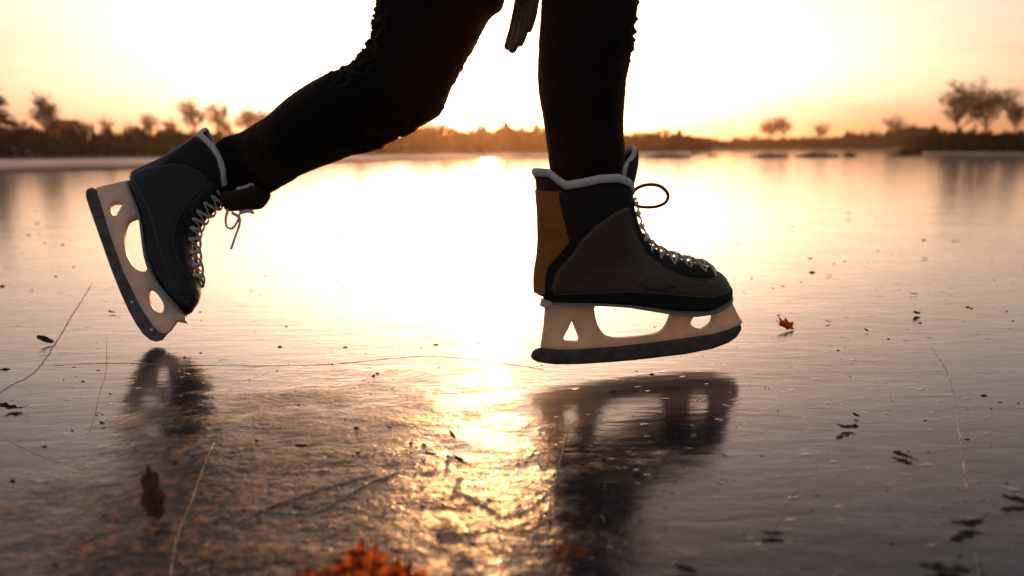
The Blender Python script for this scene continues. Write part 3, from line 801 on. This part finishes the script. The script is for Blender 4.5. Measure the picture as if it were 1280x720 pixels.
# trailing skate: fitted pose, mirrored boot
ML = Matrix(((0.5617, -0.0379, 0.8265), (-0.4614, 0.8148, 0.351), (-0.6867, -0.5785, 0.4401))); OL = Vector((-0.6946, 1.307, 0.1918))
LS = (.998, .939, -.042)
uL, nL, wL = ML.col[0].copy(), ML.col[1].copy(), ML.col[2].copy()
def to3_L(u, n_, w):
    d = float(np.interp(u, [0, .08, .16, .26], [0, -.003, -.010, -.014])) * max(0, 1 - max(0, w - .11) / .1)
    return OL + uL * (u * LS[0] + w * LS[2]) + nL * n_ + wL * (w * LS[1] + d)
H_L = ([(122, 239), (121, 236), (132, 233.5), (142.4, 231.8), (152, 230), (167, 228), (174, 245), (182, 271), (187, 300), (192, 335), (199, 350), (213, 374), (231, 394), (234, 403), (221, 401.5), (214, 412), (207, 418), (200, 416.5), (190.8, 406.5), (176.7, 385), (154.5, 340), (136.4, 288)],
       [[(140.2, 256.7), (147.5, 254.5), (154.8, 255.5), (150.5, 264), (146, 271), (140.8, 268)],
        [(176, 272), (162, 277), (156.5, 292), (157, 307), (160.8, 323), (170.6, 337.3), (184, 339.5), (184, 322), (181, 300), (178, 280)],
        [(187, 364), (193, 364), (200, 372), (205.5, 382), (204.5, 390.8), (197, 391), (190, 383)]])
RU_L = [(110, 236.6), (107.6, 240), (108, 247), (112, 260), (120, 283), (130, 311), (140, 339), (150, 364), (160.5, 387.6), (170, 405), (178.7, 417.5), (187, 424.5), (195, 427), (203, 424.5), (209, 417), (203, 415.5), (192.5, 405), (178.5, 384), (156.5, 339), (138.4, 287), (124, 243), (121, 237.5), (116, 235)]
skL, tlL, t3L, ofL = build_skate(person, to3_L, 'black ice skate with white laces lifted behind on the trailing foot, toe pointing down', H_L, RU_L, (OL, uL, nL, wL), True, left=True)
bm = bmesh.new()
for path in ([(285, 262), (282, 274), (284, 284), (291, 285), (297, 276), (300, 266)], [(290, 266), (299, 272), (299, 282), (294, 296), (289, 311)], [(300, 266), (310, 264), (317, 266)]):
    tube(bm, [on_plane(q[0], q[1], to3_L(.11, -.01, .20), nL) for q in spline(path, 20)], .0030, 8, flat=.6)
link('lace_bow', bm, 'lace_white', skL)
for q in ((165.4, 377.6), (189.5, 411.8)):
    bm = bmesh.new(); c = on_plane(q[0], q[1], OL - nL * .0025, nL); tube(bm, [c, c - nL * .0012], .0023, 12); link('rivet', bm, 'rivet', skL)

# leggings: sections traced against the photo, then pelvis
def sec(p, q, Yp, ratio=.95, seg=28):
    a = on_y(p[0], p[1], Yp); b = on_y(q[0], q[1], Yp); return (a + b) / 2, (a - b) / 2, ratio
def rings_of(secs, n=None, seg=40):
    C_ = [s[0] for s in secs]; out_ = []
    for i, (c, ax, ra) in enumerate(secs):
        t = (C_[min(i + 1, len(C_) - 1)] - C_[max(i - 1, 0)]).normalized()
        d = t.cross(ax).normalized() * ax.length * ra
        out_.append([c + ax * math.cos(k) + d * math.sin(k) for k in np.linspace(0, 2 * math.pi, seg, endpoint=False)])
    return out_
def dense(secs, m):
    P = spline([tuple(s[0]) + tuple(s[1]) + (s[2],) for s in secs], m)
    return [(Vector(p[:3]), Vector(p[3:6]), p[6]) for p in P]
ankR = to3_R(.045, 0, .1); yR = ankR.y
R_SECS = [((695, 292), (772, 296), yR), ((690, 250), (776, 252), yR), ((688, 220), (779, 220), yR), ((685, 190), (781, 190), yR), ((682, 166), (779, 166), yR), ((677, 139), (780, 139), yR), ((673, 111), (782, 111), yR),
          ((672, 83), (785.5, 83), yR), ((673, 60), (790.5, 60), yR), ((674, 40), (793, 40), yR), ((676, 14), (796, 14), yR), ((677, -8), (798, -8), yR)]
secsR = [sec(*s, .98) for s in R_SECS]
kR = secsR[-1][0]
hipR = Vector((-.13, 1.02, .80)); hipL = Vector((-.13, 1.20, .80))
yaw = Vector((1, 0, 0))
def axx(l): return Vector((-1, 0, 0)) * l
secsR += [(kR + Vector((.004, 0, .05)), Vector((-.060, 0, -.010)), 1), (kR + Vector((-.02, 0, .115)), Vector((-.058, 0, -.026)), 1.0), (kR.lerp(hipR, .5) + Vector((.02, 0, .02)), Vector((-.064, 0, -.034)), 1.0), (kR.lerp(hipR, .8), Vector((-.072, 0, -.04)), 1.0), (hipR, Vector((-.082, 0, -.045)), .95)]
YA, YK = 1.33, 1.20
def yl(f): return YA + (YK - YA) * f
L_PAIRS = [((258, 196), (296, 252)), ((277, 173), (335, 243)), ((300, 165), (357, 231)), ((323, 152), (375, 220)), ((343, 138), (395, 211)), ((363, 120), (420, 202)), ((383, 106), (447, 192)), ((407, 93), (467, 187)),
           ((430, 84), (500, 170)), ((448, 74), (530, 155)), ((459, 60), (551, 142)), ((465, 42), (564, 112)), ((469, 22), (579, 84)), ((471, 5), (594, 58)), ((470, -15), (611, 25)), ((466, -42), (632, -10))]
yank = to3_L(.045, 0, .19).y
secsL = []
for i, (p, q) in enumerate(L_PAIRS):
    f = min(1, i / 9); Y = yank + (1.17 - yank) * f
    secsL.append(sec(p, q, Y + (.012 if i < 3 else 0), (.48, .54, .64, .78)[i] if i < 4 else .95))
kL = secsL[-1][0]
secsL += [(kL.lerp(hipL, .5), Vector((-.088, 0, -.01)), .95), (hipL, Vector((-.092, 0, -.02)), .95)]
bm = bmesh.new()
loft(bm, rings_of(dense(secsR, 90))); loft(bm, rings_of(dense(secsL, 100)))
hipC = (hipR + hipL) / 2
tube(bm, [hipC + Vector((-.02, -.09, .0)), hipC + Vector((-.02, 0, .02)), hipC + Vector((-.02, .09, 0))], [.098, .105, .098], 28)
tube(bm, [hipC + Vector((-.02, 0, 0)), hipC + Vector((.03, 0, .08)), hipC + Vector((.08, 0, .15))], [.12, .14, .125], 28)
legm = voxel(bm, .0035, 'leggings', 'leggings', 3)
# cloth folds
def px_of(P):
    d = P - Cv; z = d.dot(Fv); return 640 + FPX * d.dot(Rv) / z, 360 - FPX * d.dot(Uv) / z
KNEE_FOLD = on_y(462, 62, 1.17); KNEE_UND = on_y(500, 172, 1.19); KR_F = on_y(793, 40, yR); KR_M = on_y(575, 95, 1.17); ANK_R = on_y(733, 180, yR)
vs = legm.vertices; nv = len(vs); co = np.empty(nv * 3); vs.foreach_get('co', co); co = co.reshape(-1, 3); no = np.empty(nv * 3); vs.foreach_get('normal', no); no = no.reshape(-1, 3)
for i in range(nv):
    P = Vector(co[i])
    if P.z > .75: continue
    amp = .0009
    s = 0
    for c, rad, k in ((KNEE_FOLD, .085, .0078), (KNEE_UND, .075, .0058), (KR_F, .06, .0040), (KR_M, .07, .0014), (ANK_R, .05, .0014)):
        dd = (P - c).length / rad
        if dd < 1: s = max(s, k * (1 - dd * dd))
    w1 = noise.noise(Vector((P.x * 70, P.y * 45, P.z * 190))); w2 = noise.noise(P * 330); w3 = noise.noise(P * 28)
    dsp = (w1 * .75 + w2 * .5) * (s + .0004) * 1.6 + w3 * amp + w2 * .0005
    co[i] += no[i] * dsp
vs.foreach_set('co', co.ravel()); legm.update()
lo = bpy.data.objects.new('leggings', legm); COL.objects.link(lo); lo.parent = person; lo.matrix_parent_inverse = PINV['person']

# body (one continuous surface): torso, head, arms, hands; worn over by the jacket
chest = hipC + Vector((.24, 0, .34)); neck = hipC + Vector((.33, 0, .47)); headc = hipC + Vector((.43, 0, .60))
shL = hipC + Vector((.30, .17, .42)); shR = hipC + Vector((.30, -.17, .42))
WR_L = on_y(663, -72, 1.14) ; elL = shL.lerp(WR_L, .5) + Vector((-.07, .03, .0)); 
elR = shR + Vector((-.24, -.04, -.14)); WR_R = elR + Vector((-.20, .0, .02))
bm = bmesh.new()
tube(bm, [hipC + Vector((.0, 0, .05)), hipC + Vector((.12, 0, .18)), chest, neck + Vector((-.03, 0, -.05))], [.11, .105, .125, .07], 24)
tube(bm, [neck + Vector((-.04, 0, -.06)), neck + Vector((.03, 0, .05))], [.055, .05], 20)
hr = [.045, .078, .092, .095, .085, .055]; hp = [headc + Vector((.035 - .0 * k, 0, -.10 + .042 * k)) + Vector((-.012 * k, 0, 0)) for k in range(6)]
tube(bm, hp, hr, 28, flat=.82, flat_axis=(1, 0, 0))
fx = headc + Vector((.115, 0, -.015))
tube(bm, [fx + Vector((-.02, 0, .03)), fx + Vector((.005, 0, -.01)), fx + Vector((-.015, 0, -.02))], [.008, .013, .010], 12)
for s in (-1, 1):
    tube(bm, [headc + Vector((.0, s * .078, -.03)), headc + Vector((-.005, s * .086, 0)), headc + Vector((-.01, s * .082, .022))], [.008, .013, .010], 10)
    tube(bm, [headc + Vector((.094, s * .03, .016)), headc + Vector((.098, s * .018, .016))], [.008, .008], 8)
tube(bm, [fx + Vector((-.022, -.022, -.052)), fx + Vector((-.012, 0, -.052)), fx + Vector((-.022, .022, -.052))], [.006, .009, .006], 8)
for sh, el, wr in ((shL, elL, WR_L), (shR, elR, WR_R)):
    tube(bm, [chest.lerp(sh, .5), sh, sh.lerp(el, .5), el, el.lerp(wr, .45), wr], [.08, .056, .048, .040, .038, .026], 20)
def hand(bm, wr, dirv, palm_n, scale=1, curl=.25):
    d = dirv.normalized(); nrm_ = (palm_n - d * palm_n.dot(d)).normalized(); sd = d.cross(nrm_)
    def P(l, s, k): return wr + (d * l + sd * s + nrm_ * k) * scale
    rings = []
    for l, hw_, th in ((-.02, .024, .020), (.0, .026, .019), (.03, .036, .017), (.06, .041, .015), (.085, .040, .012)):
        rings.append([P(l, math.cos(t) * hw_, math.sin(t) * th) for t in np.linspace(0, 6.2832, 20, endpoint=False)])
    loft(bm, rings)
    for s0, ln, r in ((-.031, .060, .0080), (-.011, .076, .0088), (.010, .082, .0090), (.031, .073, .0086)):
        a = 0; p = P(.075, s0 * .95, 0); pts = [p]; l_, k_ = .075, 0
        for j, fr_ in enumerate((.18, .42, .28, .12)):
            a += curl * (0.5, 1, 1, .7)[j]; l_ += ln * fr_ * math.cos(a) ; k_ += ln * fr_ * math.sin(a)
            pts.append(P(l_, s0 * (1 + .08 * j), k_))
        tube(bm, pts, [r * scale, r * scale, r * .95 * scale, r * .85 * scale, r * .7 * scale], 12)
    tube(bm, [P(.01, .022, .006), P(.038, .046, .014), P(.062, .055, .022), P(.080, .054, .030)], [.014 * scale, .012 * scale, .0105 * scale, .0085 * scale], 12)
tipL = on_y(655, 62, 1.13)
hand(bm, WR_L, tipL - WR_L, Vector((-.9, -.35, 0)), .93, .10)
hand(bm, WR_R, WR_R - elR, Vector((0, 0, -1)), 1, .25)
bodym = voxel(bm, .0028, 'skin', 'body', 2)
bo = bpy.data.objects.new('body', bodym); COL.objects.link(bo); bo.parent = person; bo.matrix_parent_inverse = PINV['person']
bm = bmesh.new()
tube(bm, [hipC + Vector((.0, 0, .03)), hipC + Vector((.05, 0, .10)), hipC + Vector((.12, 0, .18)), chest, neck + Vector((-.04, 0, -.05)), neck + Vector((.0, 0, .01))], [.135, .14, .128, .148, .09, .062], 28)
for sh, el, wr in ((shL, elL, WR_L), (shR, elR, WR_R)):
    tube(bm, [chest.lerp(sh, .4), sh, sh.lerp(el, .5), el, el.lerp(wr, .45), el.lerp(wr, .94)], [.10, .072, .060, .053, .050, .036], 22)
jm = voxel(bm, .006, 'jacket', 'jacket', 4); jo = bpy.data.objects.new('jacket', jm); COL.objects.link(jo); jo.parent = person; jo.matrix_parent_inverse = PINV['person']
bm = bmesh.new()
tube(bm, [headc + Vector((.03, 0, .02)), headc + Vector((-.01, 0, .07)), headc + Vector((-.04, 0, .10))], [.112, .098, .06], 24)
tube(bm, [headc + Vector((-.03, 0, .03)), headc + Vector((-.09, 0, -.02)), headc + Vector((-.14, 0, -.12)), headc + Vector((-.15, 0, -.22))], [.08, .05, .035, .012], 18)
hm_ = voxel(bm, .006, 'hair', 'hair', 3); ho_ = bpy.data.objects.new('hair', hm_); COL.objects.link(ho_); ho_.parent = person; ho_.matrix_parent_inverse = PINV['person']

# ------------------------------------------------------------------ leaves, debris and cracks
def leaf(px, py, size, mat_, label, kind='maple', tilt=.25, rot=0, curl=.3, seed=0, lift=.002, group='fallen leaves frozen on the ice', squash=1):
    P = on_z(px, py, 0); R = random.Random(seed or int(px * 7 + py)); 
    if kind == 'maple':
        prof = [(90, 1), (76, .62), (64, .66), (52, .92), (40, .60), (26, .62), (10, .86), (-6, .55), (-24, .46), (-44, .55), (-62, .28), (-90, .10)]
        full = prof + [(180 - a_, r_) for a_, r_ in reversed(prof[1:-1])]
        poly = [(math.cos(math.radians(a_)) * r_ * R.uniform(.92, 1.06), math.sin(math.radians(a_)) * r_) for a_, r_ in full]
    elif kind == 'fan':
        poly = []
        for a_ in range(-30, 211, 6):
            r_ = .80 + .20 * abs(math.sin(math.radians(a_ * 3.0 + 10))) ** .7 + .07 * R.uniform(-1, 1) + (.06 if (a_ // 6) % 2 else -.04)
            poly.append((math.cos(math.radians(a_)) * r_ * 1.05, math.sin(math.radians(a_)) * r_ - .2))
        poly += [(-.35, -.72), (0, -.5), (.35, -.72)]
    elif kind == 'oak':
        poly = []
        for t in np.linspace(0, 2 * math.pi, 36, endpoint=False):
            r_ = (.42 + .10 * math.cos(t * 8)) ; poly.append((math.sin(t) * r_ * .95 * squash, math.cos(t) * (.95 + .05 * math.cos(8 * t))))
    else:
        poly = [(math.sin(t) * .5 * (1 + .12 * R.uniform(-1, 1)) * squash, math.cos(t) * .95 * (1 + .1 * R.uniform(-1, 1))) for t in np.linspace(0, 2 * math.pi, 22, endpoint=False)]
    V_, T_, dist = cdt(resample(poly, .15), [], .16)
    s = size / 2; M = Matrix.Translation((P.x, P.y, 0)) @ Matrix.Rotation(rot, 4, 'Z')
    rt = root('fallen_leaf', (P.x, P.y, 0)); tag(rt, label, 'leaf', group)
    def S3(x, y, off=0):
        z = curl * (x * x * .7 + y * y * .35) + (.13 if kind == 'fan' else .10) * noise.noise(Vector((x * 2.2, y * 2.2, R_off))) + tilt * y * .5
        return M @ Vector((x * s, y * s, 0)) + Vector((0, 0, (z - zmin) * s + lift + off))
    R_off = R.uniform(0, 50); zmin = 0
    if kind == 'fan': poly = poly
    zs = [curl * (v.x ** 2 * .7 + v.y ** 2 * .35) + (.13 if kind == 'fan' else .10) * noise.noise(Vector((v.x * 2.2, v.y * 2.2, R_off))) + tilt * v.y * .5 for v in V_]; zmin = min(zs)
    bm = bmesh.new(); top = [bm.verts.new(S3(v.x, v.y, .0005)) for v in V_]; bot = [bm.verts.new(S3(v.x, v.y, 0)) for v in V_]; cnt = {}
    for t in T_:
        bm.faces.new([top[i] for i in t]); bm.faces.new([bot[i] for i in reversed(t)])
        for i in range(3):
            e = (t[i], t[(i + 1) % 3]); cnt.setdefault(tuple(sorted(e)), []).append(e)
    for k, l_ in cnt.items():
        if len(l_) == 1: i, j = l_[0]; bm.faces.new((top[j], top[i], bot[i], bot[j]))
    link('blade', bm, mat_, rt, angle=80)
    if size > .02:
        bm = bmesh.new()
        veins = [((0, -.9), (0, .85))] + ([((0, -.1), (.75 * sx, .12)) for sx in (-1, 1)] + [((0, -.05), (.5 * sx, .66)) for sx in (-1, 1)] + [((0, -.15), (.36 * sx, -.36)) for sx in (-1, 1)] if kind == 'maple' else [((0, yy), (.33 * sx, yy + .2)) for yy in (-.4, 0, .4) for sx in (-1, 1)])
        vw = .016
        if kind == 'fan':
            vw = .030; veins = [((0, -.5), (math.cos(math.radians(q)) * .85, math.sin(math.radians(q)) * .85 - .2)) for q in (-8, 22, 50, 76, 100, 128, 158, 186)]
        for a_, b_ in veins:
            tube(bm, [S3(a_[0] + (b_[0] - a_[0]) * t, a_[1] + (b_[1] - a_[1]) * t, .0007) for t in np.linspace(0, 1, 8)], [s * vw * (1.3 - .8 * k / 7) for k in range(8)], 5)
        link('vein', bm, 'leaf_dark', rt)
        bm = bmesh.new(); tube(bm, [S3(0, -.1 - .9 * .9, .0003), S3(.05, -1.2, .001), S3(.12, -1.5, .001)], s * .03, 6); link('stem', bm, 'leaf_dark', rt)
    return rt
leaf(450, 790, .082, 'leaf_glow', 'big glowing orange leaf with dark veins at the bottom edge', 'fan', tilt=1.1, rot=.1, curl=.3)
leaf(193, 640, .040, 'rust_leaf', 'dark upright leaf with orange lit rim on the left foreground ice', 'oak', tilt=1.5, rot=.55, curl=1.4)
leaf(716, 693, .026, 'leaf_orange', 'orange leaf in the dark reflection at the bottom middle', 'round', tilt=.2, rot=1.3, curl=.2)
leaf(984, 412, .042, 'leaf_orange', 'bright orange leaf right of the standing skate', 'maple', tilt=1.0, rot=.5, curl=.5, lift=.001)
leaf(57, 430, .026, 'leaf_dark', 'round dark leaf on the left ice beside the long pale crack', 'round', tilt=.8, rot=1.4, curl=.6, squash=1.3)
leaf(140, 392, .017, 'leaf_dark', 'small dark crumpled leaf left of the trailing blade', 'oak', tilt=.3, rot=1.2, curl=.7)
leaf(14, 513, .028, 'leaf_dark', 'dark twisted leaf at the left edge', 'oak', tilt=.3, rot=1.4, curl=.5)
leaf(128, 532, .008, 'leaf_dark', 'tiny round dark leaf left of the trailing skate reflection', 'round', tilt=.3, rot=1, curl=.5)
leaf(1056, 538, .022, 'leaf_brown', 'brown crumpled leaf in the middle of the right ice', 'oak', tilt=.4, rot=1.9, curl=.8)
leaf(1070, 522, .009, 'leaf_dark', 'tiny dark scrap just above the brown crumpled leaf', 'round', tilt=.4, rot=.5, curl=.8)
leaf(1146, 394, .022, 'leaf_dark', 'dark winged leaf scrap near the top of the right crack', 'oak', tilt=.5, rot=2.3, curl=1.0)
leaf(1142, 369, .016, 'leaf_dark', 'slim dark scrap above the winged leaf scrap', 'round', tilt=.2, rot=1.1, curl=.4, squash=.6)
leaf(1156, 324, .018, 'leaf_dark', 'small dark leaf high on the right ice', 'oak', tilt=.3, rot=1.5, curl=.5)
leaf(1036, 345, .015, 'leaf_brown', 'small brown leaf above the bright orange leaf', 'oak', tilt=.3, rot=1.5, curl=.4)
leaf(1083, 415, .009, 'leaf_dark', 'tiny dark leaf right of the bright orange leaf', 'round', tilt=.6, rot=.4, curl=.6)
leaf(1035, 404, .010, 'leaf_brown', 'tiny brown leaf nearest right of the bright orange leaf', 'round', tilt=.4, rot=1.4, curl=.6)
leaf(566, 549, .012, 'leaf_brown', 'small brown leaf standing on the frosty patch in the middle', 'oak', tilt=.9, rot=.6, curl=.6)
leaf(538, 571, .013, 'leaf_brown', 'flat brown leaf left on the frosty patch in the middle', 'oak', tilt=.2, rot=1.5, curl=.4)
leaf(574, 579, .012, 'leaf_dark', 'dark crumb like leaf right on the frosty patch in the middle', 'round', tilt=.6, rot=.9, curl=.9)
leaf(380, 561, .020, 'leaf_dark', 'thin dark leaf lying between the two reflections', 'round', tilt=.1, rot=1.5, curl=.2, squash=.7)
leaf(430, 362, .014, 'leaf_brown', 'small brown leaf on the bright ice between the skates', 'oak', tilt=.4, rot=1.2, curl=.6)
leaf(1208, 661, .032, 'leaf_brown', 'long curled brown leaf at the lower right', 'oak', tilt=.2, rot=1.9, curl=.6, squash=.8)
leaf(966, 671, .018, 'leaf_brown', 'thin brown leaf low on the right ice', 'round', tilt=.1, rot=1.5, curl=.3, squash=.6)
leaf(1128, 572, .022, 'leaf_brown', 'faded torn leaf flat in the right ice', 'oak', tilt=.05, rot=.4, curl=.1)
leaf(1272, 630, .026, 'leaf_dark', 'dark leaf cut by the right edge', 'oak', tilt=.2, rot=1.4, curl=.4)
leaf(858, 717, .016, 'leaf_dark', 'dark leaf tip at the bottom edge right of the dark reflection', 'round', tilt=.3, rot=1.2, curl=.5)
leaf(1180, 718, .034, 'leaf_dark', 'broad dark leaf cut by the bottom right edge', 'oak', tilt=.2, rot=1.5, curl=.4)
leaf(270, 540, .012, 'leaf_brown', 'small light brown leaf on the edge of the trailing skate reflection', 'round', tilt=.3, rot=1.7, curl=.4)
leaf(1060, 275, .022, 'leaf_brown', 'far small ochre leaf on the right ice', 'round', tilt=.3, rot=1.4, curl=.4)
leaf(990, 283, .020, 'leaf_brown', 'far small leaf left of the ochre one', 'round', tilt=.3, rot=1.6, curl=.4)
leaf(1095, 272, .016, 'leaf_dark', 'far small dark leaf right of the ochre one', 'round', tilt=.5, rot=1.6, curl=.4)
leaf(1194, 301, .026, 'leaf_brown', 'far thin brown leaf near the right edge', 'round', tilt=.2, rot=1.5, curl=.3, squash=.6)
leaf(890, 234, .05, 'leaf_brown', 'farthest faint leaf right of the lace loop', 'round', tilt=.2, rot=1.5, curl=.3)

# crumbs: tiny bits of bark, snow and ice scattered over the sheet
def crumbs(name, n_, seed, m, smin, smax, label, region):
    R = random.Random(seed); bm = bmesh.new()
    for i in range(n_):
        x, y = R.uniform(region[0], region[2]), R.uniform(region[1], region[3]); P = on_z(x, y, 0)
        s = R.uniform(smin, smax) * (1 if R.random() < .85 else 1.8) * (P.y ** .6)
        k = R.randint(4, 6); an = R.uniform(0, 6.28); st = R.uniform(1, 2.6)
        ring = [bm.verts.new((P.x + math.cos(an + t) * s * st * R.uniform(.6, 1), P.y + math.sin(an + t) * s * R.uniform(.6, 1), -.0002)) for t in np.linspace(0, 6.28, k, endpoint=False)]
        c = bm.verts.new((P.x, P.y, s * R.uniform(.25, .8)))
        for j in range(k): bm.faces.new((ring[j], ring[(j + 1) % k], c))
    tag(link(name, bm, m, smooth=False), label, 'crumbs', kind='stuff')
crumbs('bark_crumbs', 170, 5, 'leaf_dark', .0010, .0030, 'tiny dark crumbs of bark and leaf scattered over the ice', (0, 235, 1280, 720))
crumbs('leaf_crumbs', 120, 6, 'leaf_brown', .0008, .0026, 'tiny brown leaf bits scattered over the ice', (0, 260, 1280, 720))
crumbs('ice_crumbs', 420, 8, 'frost_ridge', .0004, .0011, 'tiny white ice chips scattered over the ice', (0, 330, 1280, 720))
crumbs('frost_grains', 1500, 9, 'frost_ridge', .0004, .0012, 'frost grains on the rough patch in the foreground', (240, 560, 700, 720))

def crack(path, w, seed, h=.0007):
    R = random.Random(seed); pts = [on_z(p[0], p[1], 0) for p in path]
    P = spline([tuple(p) for p in pts], max(12, int(len(path) * 22))); L_ = len(P); A_, B_, C_ = [], [], []; bm = bmesh.new()
    for i, p in enumerate(P):
        t = P[min(i + 1, L_ - 1)] - P[max(i - 1, 0)]; t /= np.linalg.norm(t); nn = np.array([-t[1], t[0]])
        q = np.array(p[:2]) + nn * w * (noise.noise(Vector((i * .35, seed, 0))) * 1.2 + noise.noise(Vector((i * 1.3, seed, 9))) * .5)
        ww = w * (.45 + .75 * abs(noise.noise(Vector((i * .6, seed, 5))))) * min(1, (i + .2) / 5, (L_ - i) / 5)
        A_.append(bm.verts.new((*(q + nn * ww), .0002))); B_.append(bm.verts.new((*(q - nn * ww), .0002))); C_.append(bm.verts.new((*q, h * R.uniform(.3, 1))))
    for i in range(L_ - 1):
        bm.faces.new((A_[i], C_[i], C_[i + 1], A_[i + 1])); bm.faces.new((C_[i], B_[i], B_[i + 1], C_[i + 1]))
    tag(link('ice_crack', bm, 'frost_ridge', smooth=False), kind='structure')
crack([(1162, 431), (1180, 458), (1190, 485), (1196, 520), (1202, 560), (1208, 610)], .0010, 1)
crack([(1190, 614), (1200, 613), (1210, 611)], .0008, 2)
crack([(-20, 505), (12, 483), (50, 458), (90, 395), (115, 355)], .0020, 3)
crack([(50, 458), (140, 454), (250, 457), (400, 456), (520, 446), (600, 450), (680, 462)], .0016, 4)
crack([(272, 545), (256, 580), (240, 625), (222, 670), (212, 725)], .0005, 5)
crack([(712, 522), (704, 560), (694, 600), (686, 640), (678, 725)], .0009, 6)
crack([(340, 640), (390, 640), (430, 622), (460, 605), (500, 590)], .0020, 7, .0014)
crack([(565, 610), (595, 625), (628, 645)], .0018, 8, .0013)
crack([(628, 642), (660, 636), (690, 612), (700, 600)], .0012, 9, .0012)
crack([(960, 675), (975, 650), (985, 628), (1000, 610)], .0005, 10)
crack([(1218, 690), (1224, 725)], .0006, 11)
crack([(1110, 490), (1116, 505)], .0008, 12)
crack([(300, 650), (350, 628), (400, 612), (440, 600), (470, 592)], .0012, 13, .0015)
RC = random.Random(12)
for k in range(9):
    x0, y0 = RC.uniform(-50, 1330), RC.uniform(300, 700); a = RC.uniform(-.5, .5) + (math.pi / 2 if RC.random() < .25 else 0); ln = RC.uniform(60, 260)
    pts = [(x0 + math.cos(a) * ln * t + RC.uniform(-4, 4), min(735, max(240, y0 + math.sin(a) * ln * t * .6 + 10 * math.sin(t * 3) + RC.uniform(-2, 2)))) for t in (0, .25, .5, .75, 1)]
    crack(pts, RC.uniform(.0002, .00045), 40 + k, .0004)
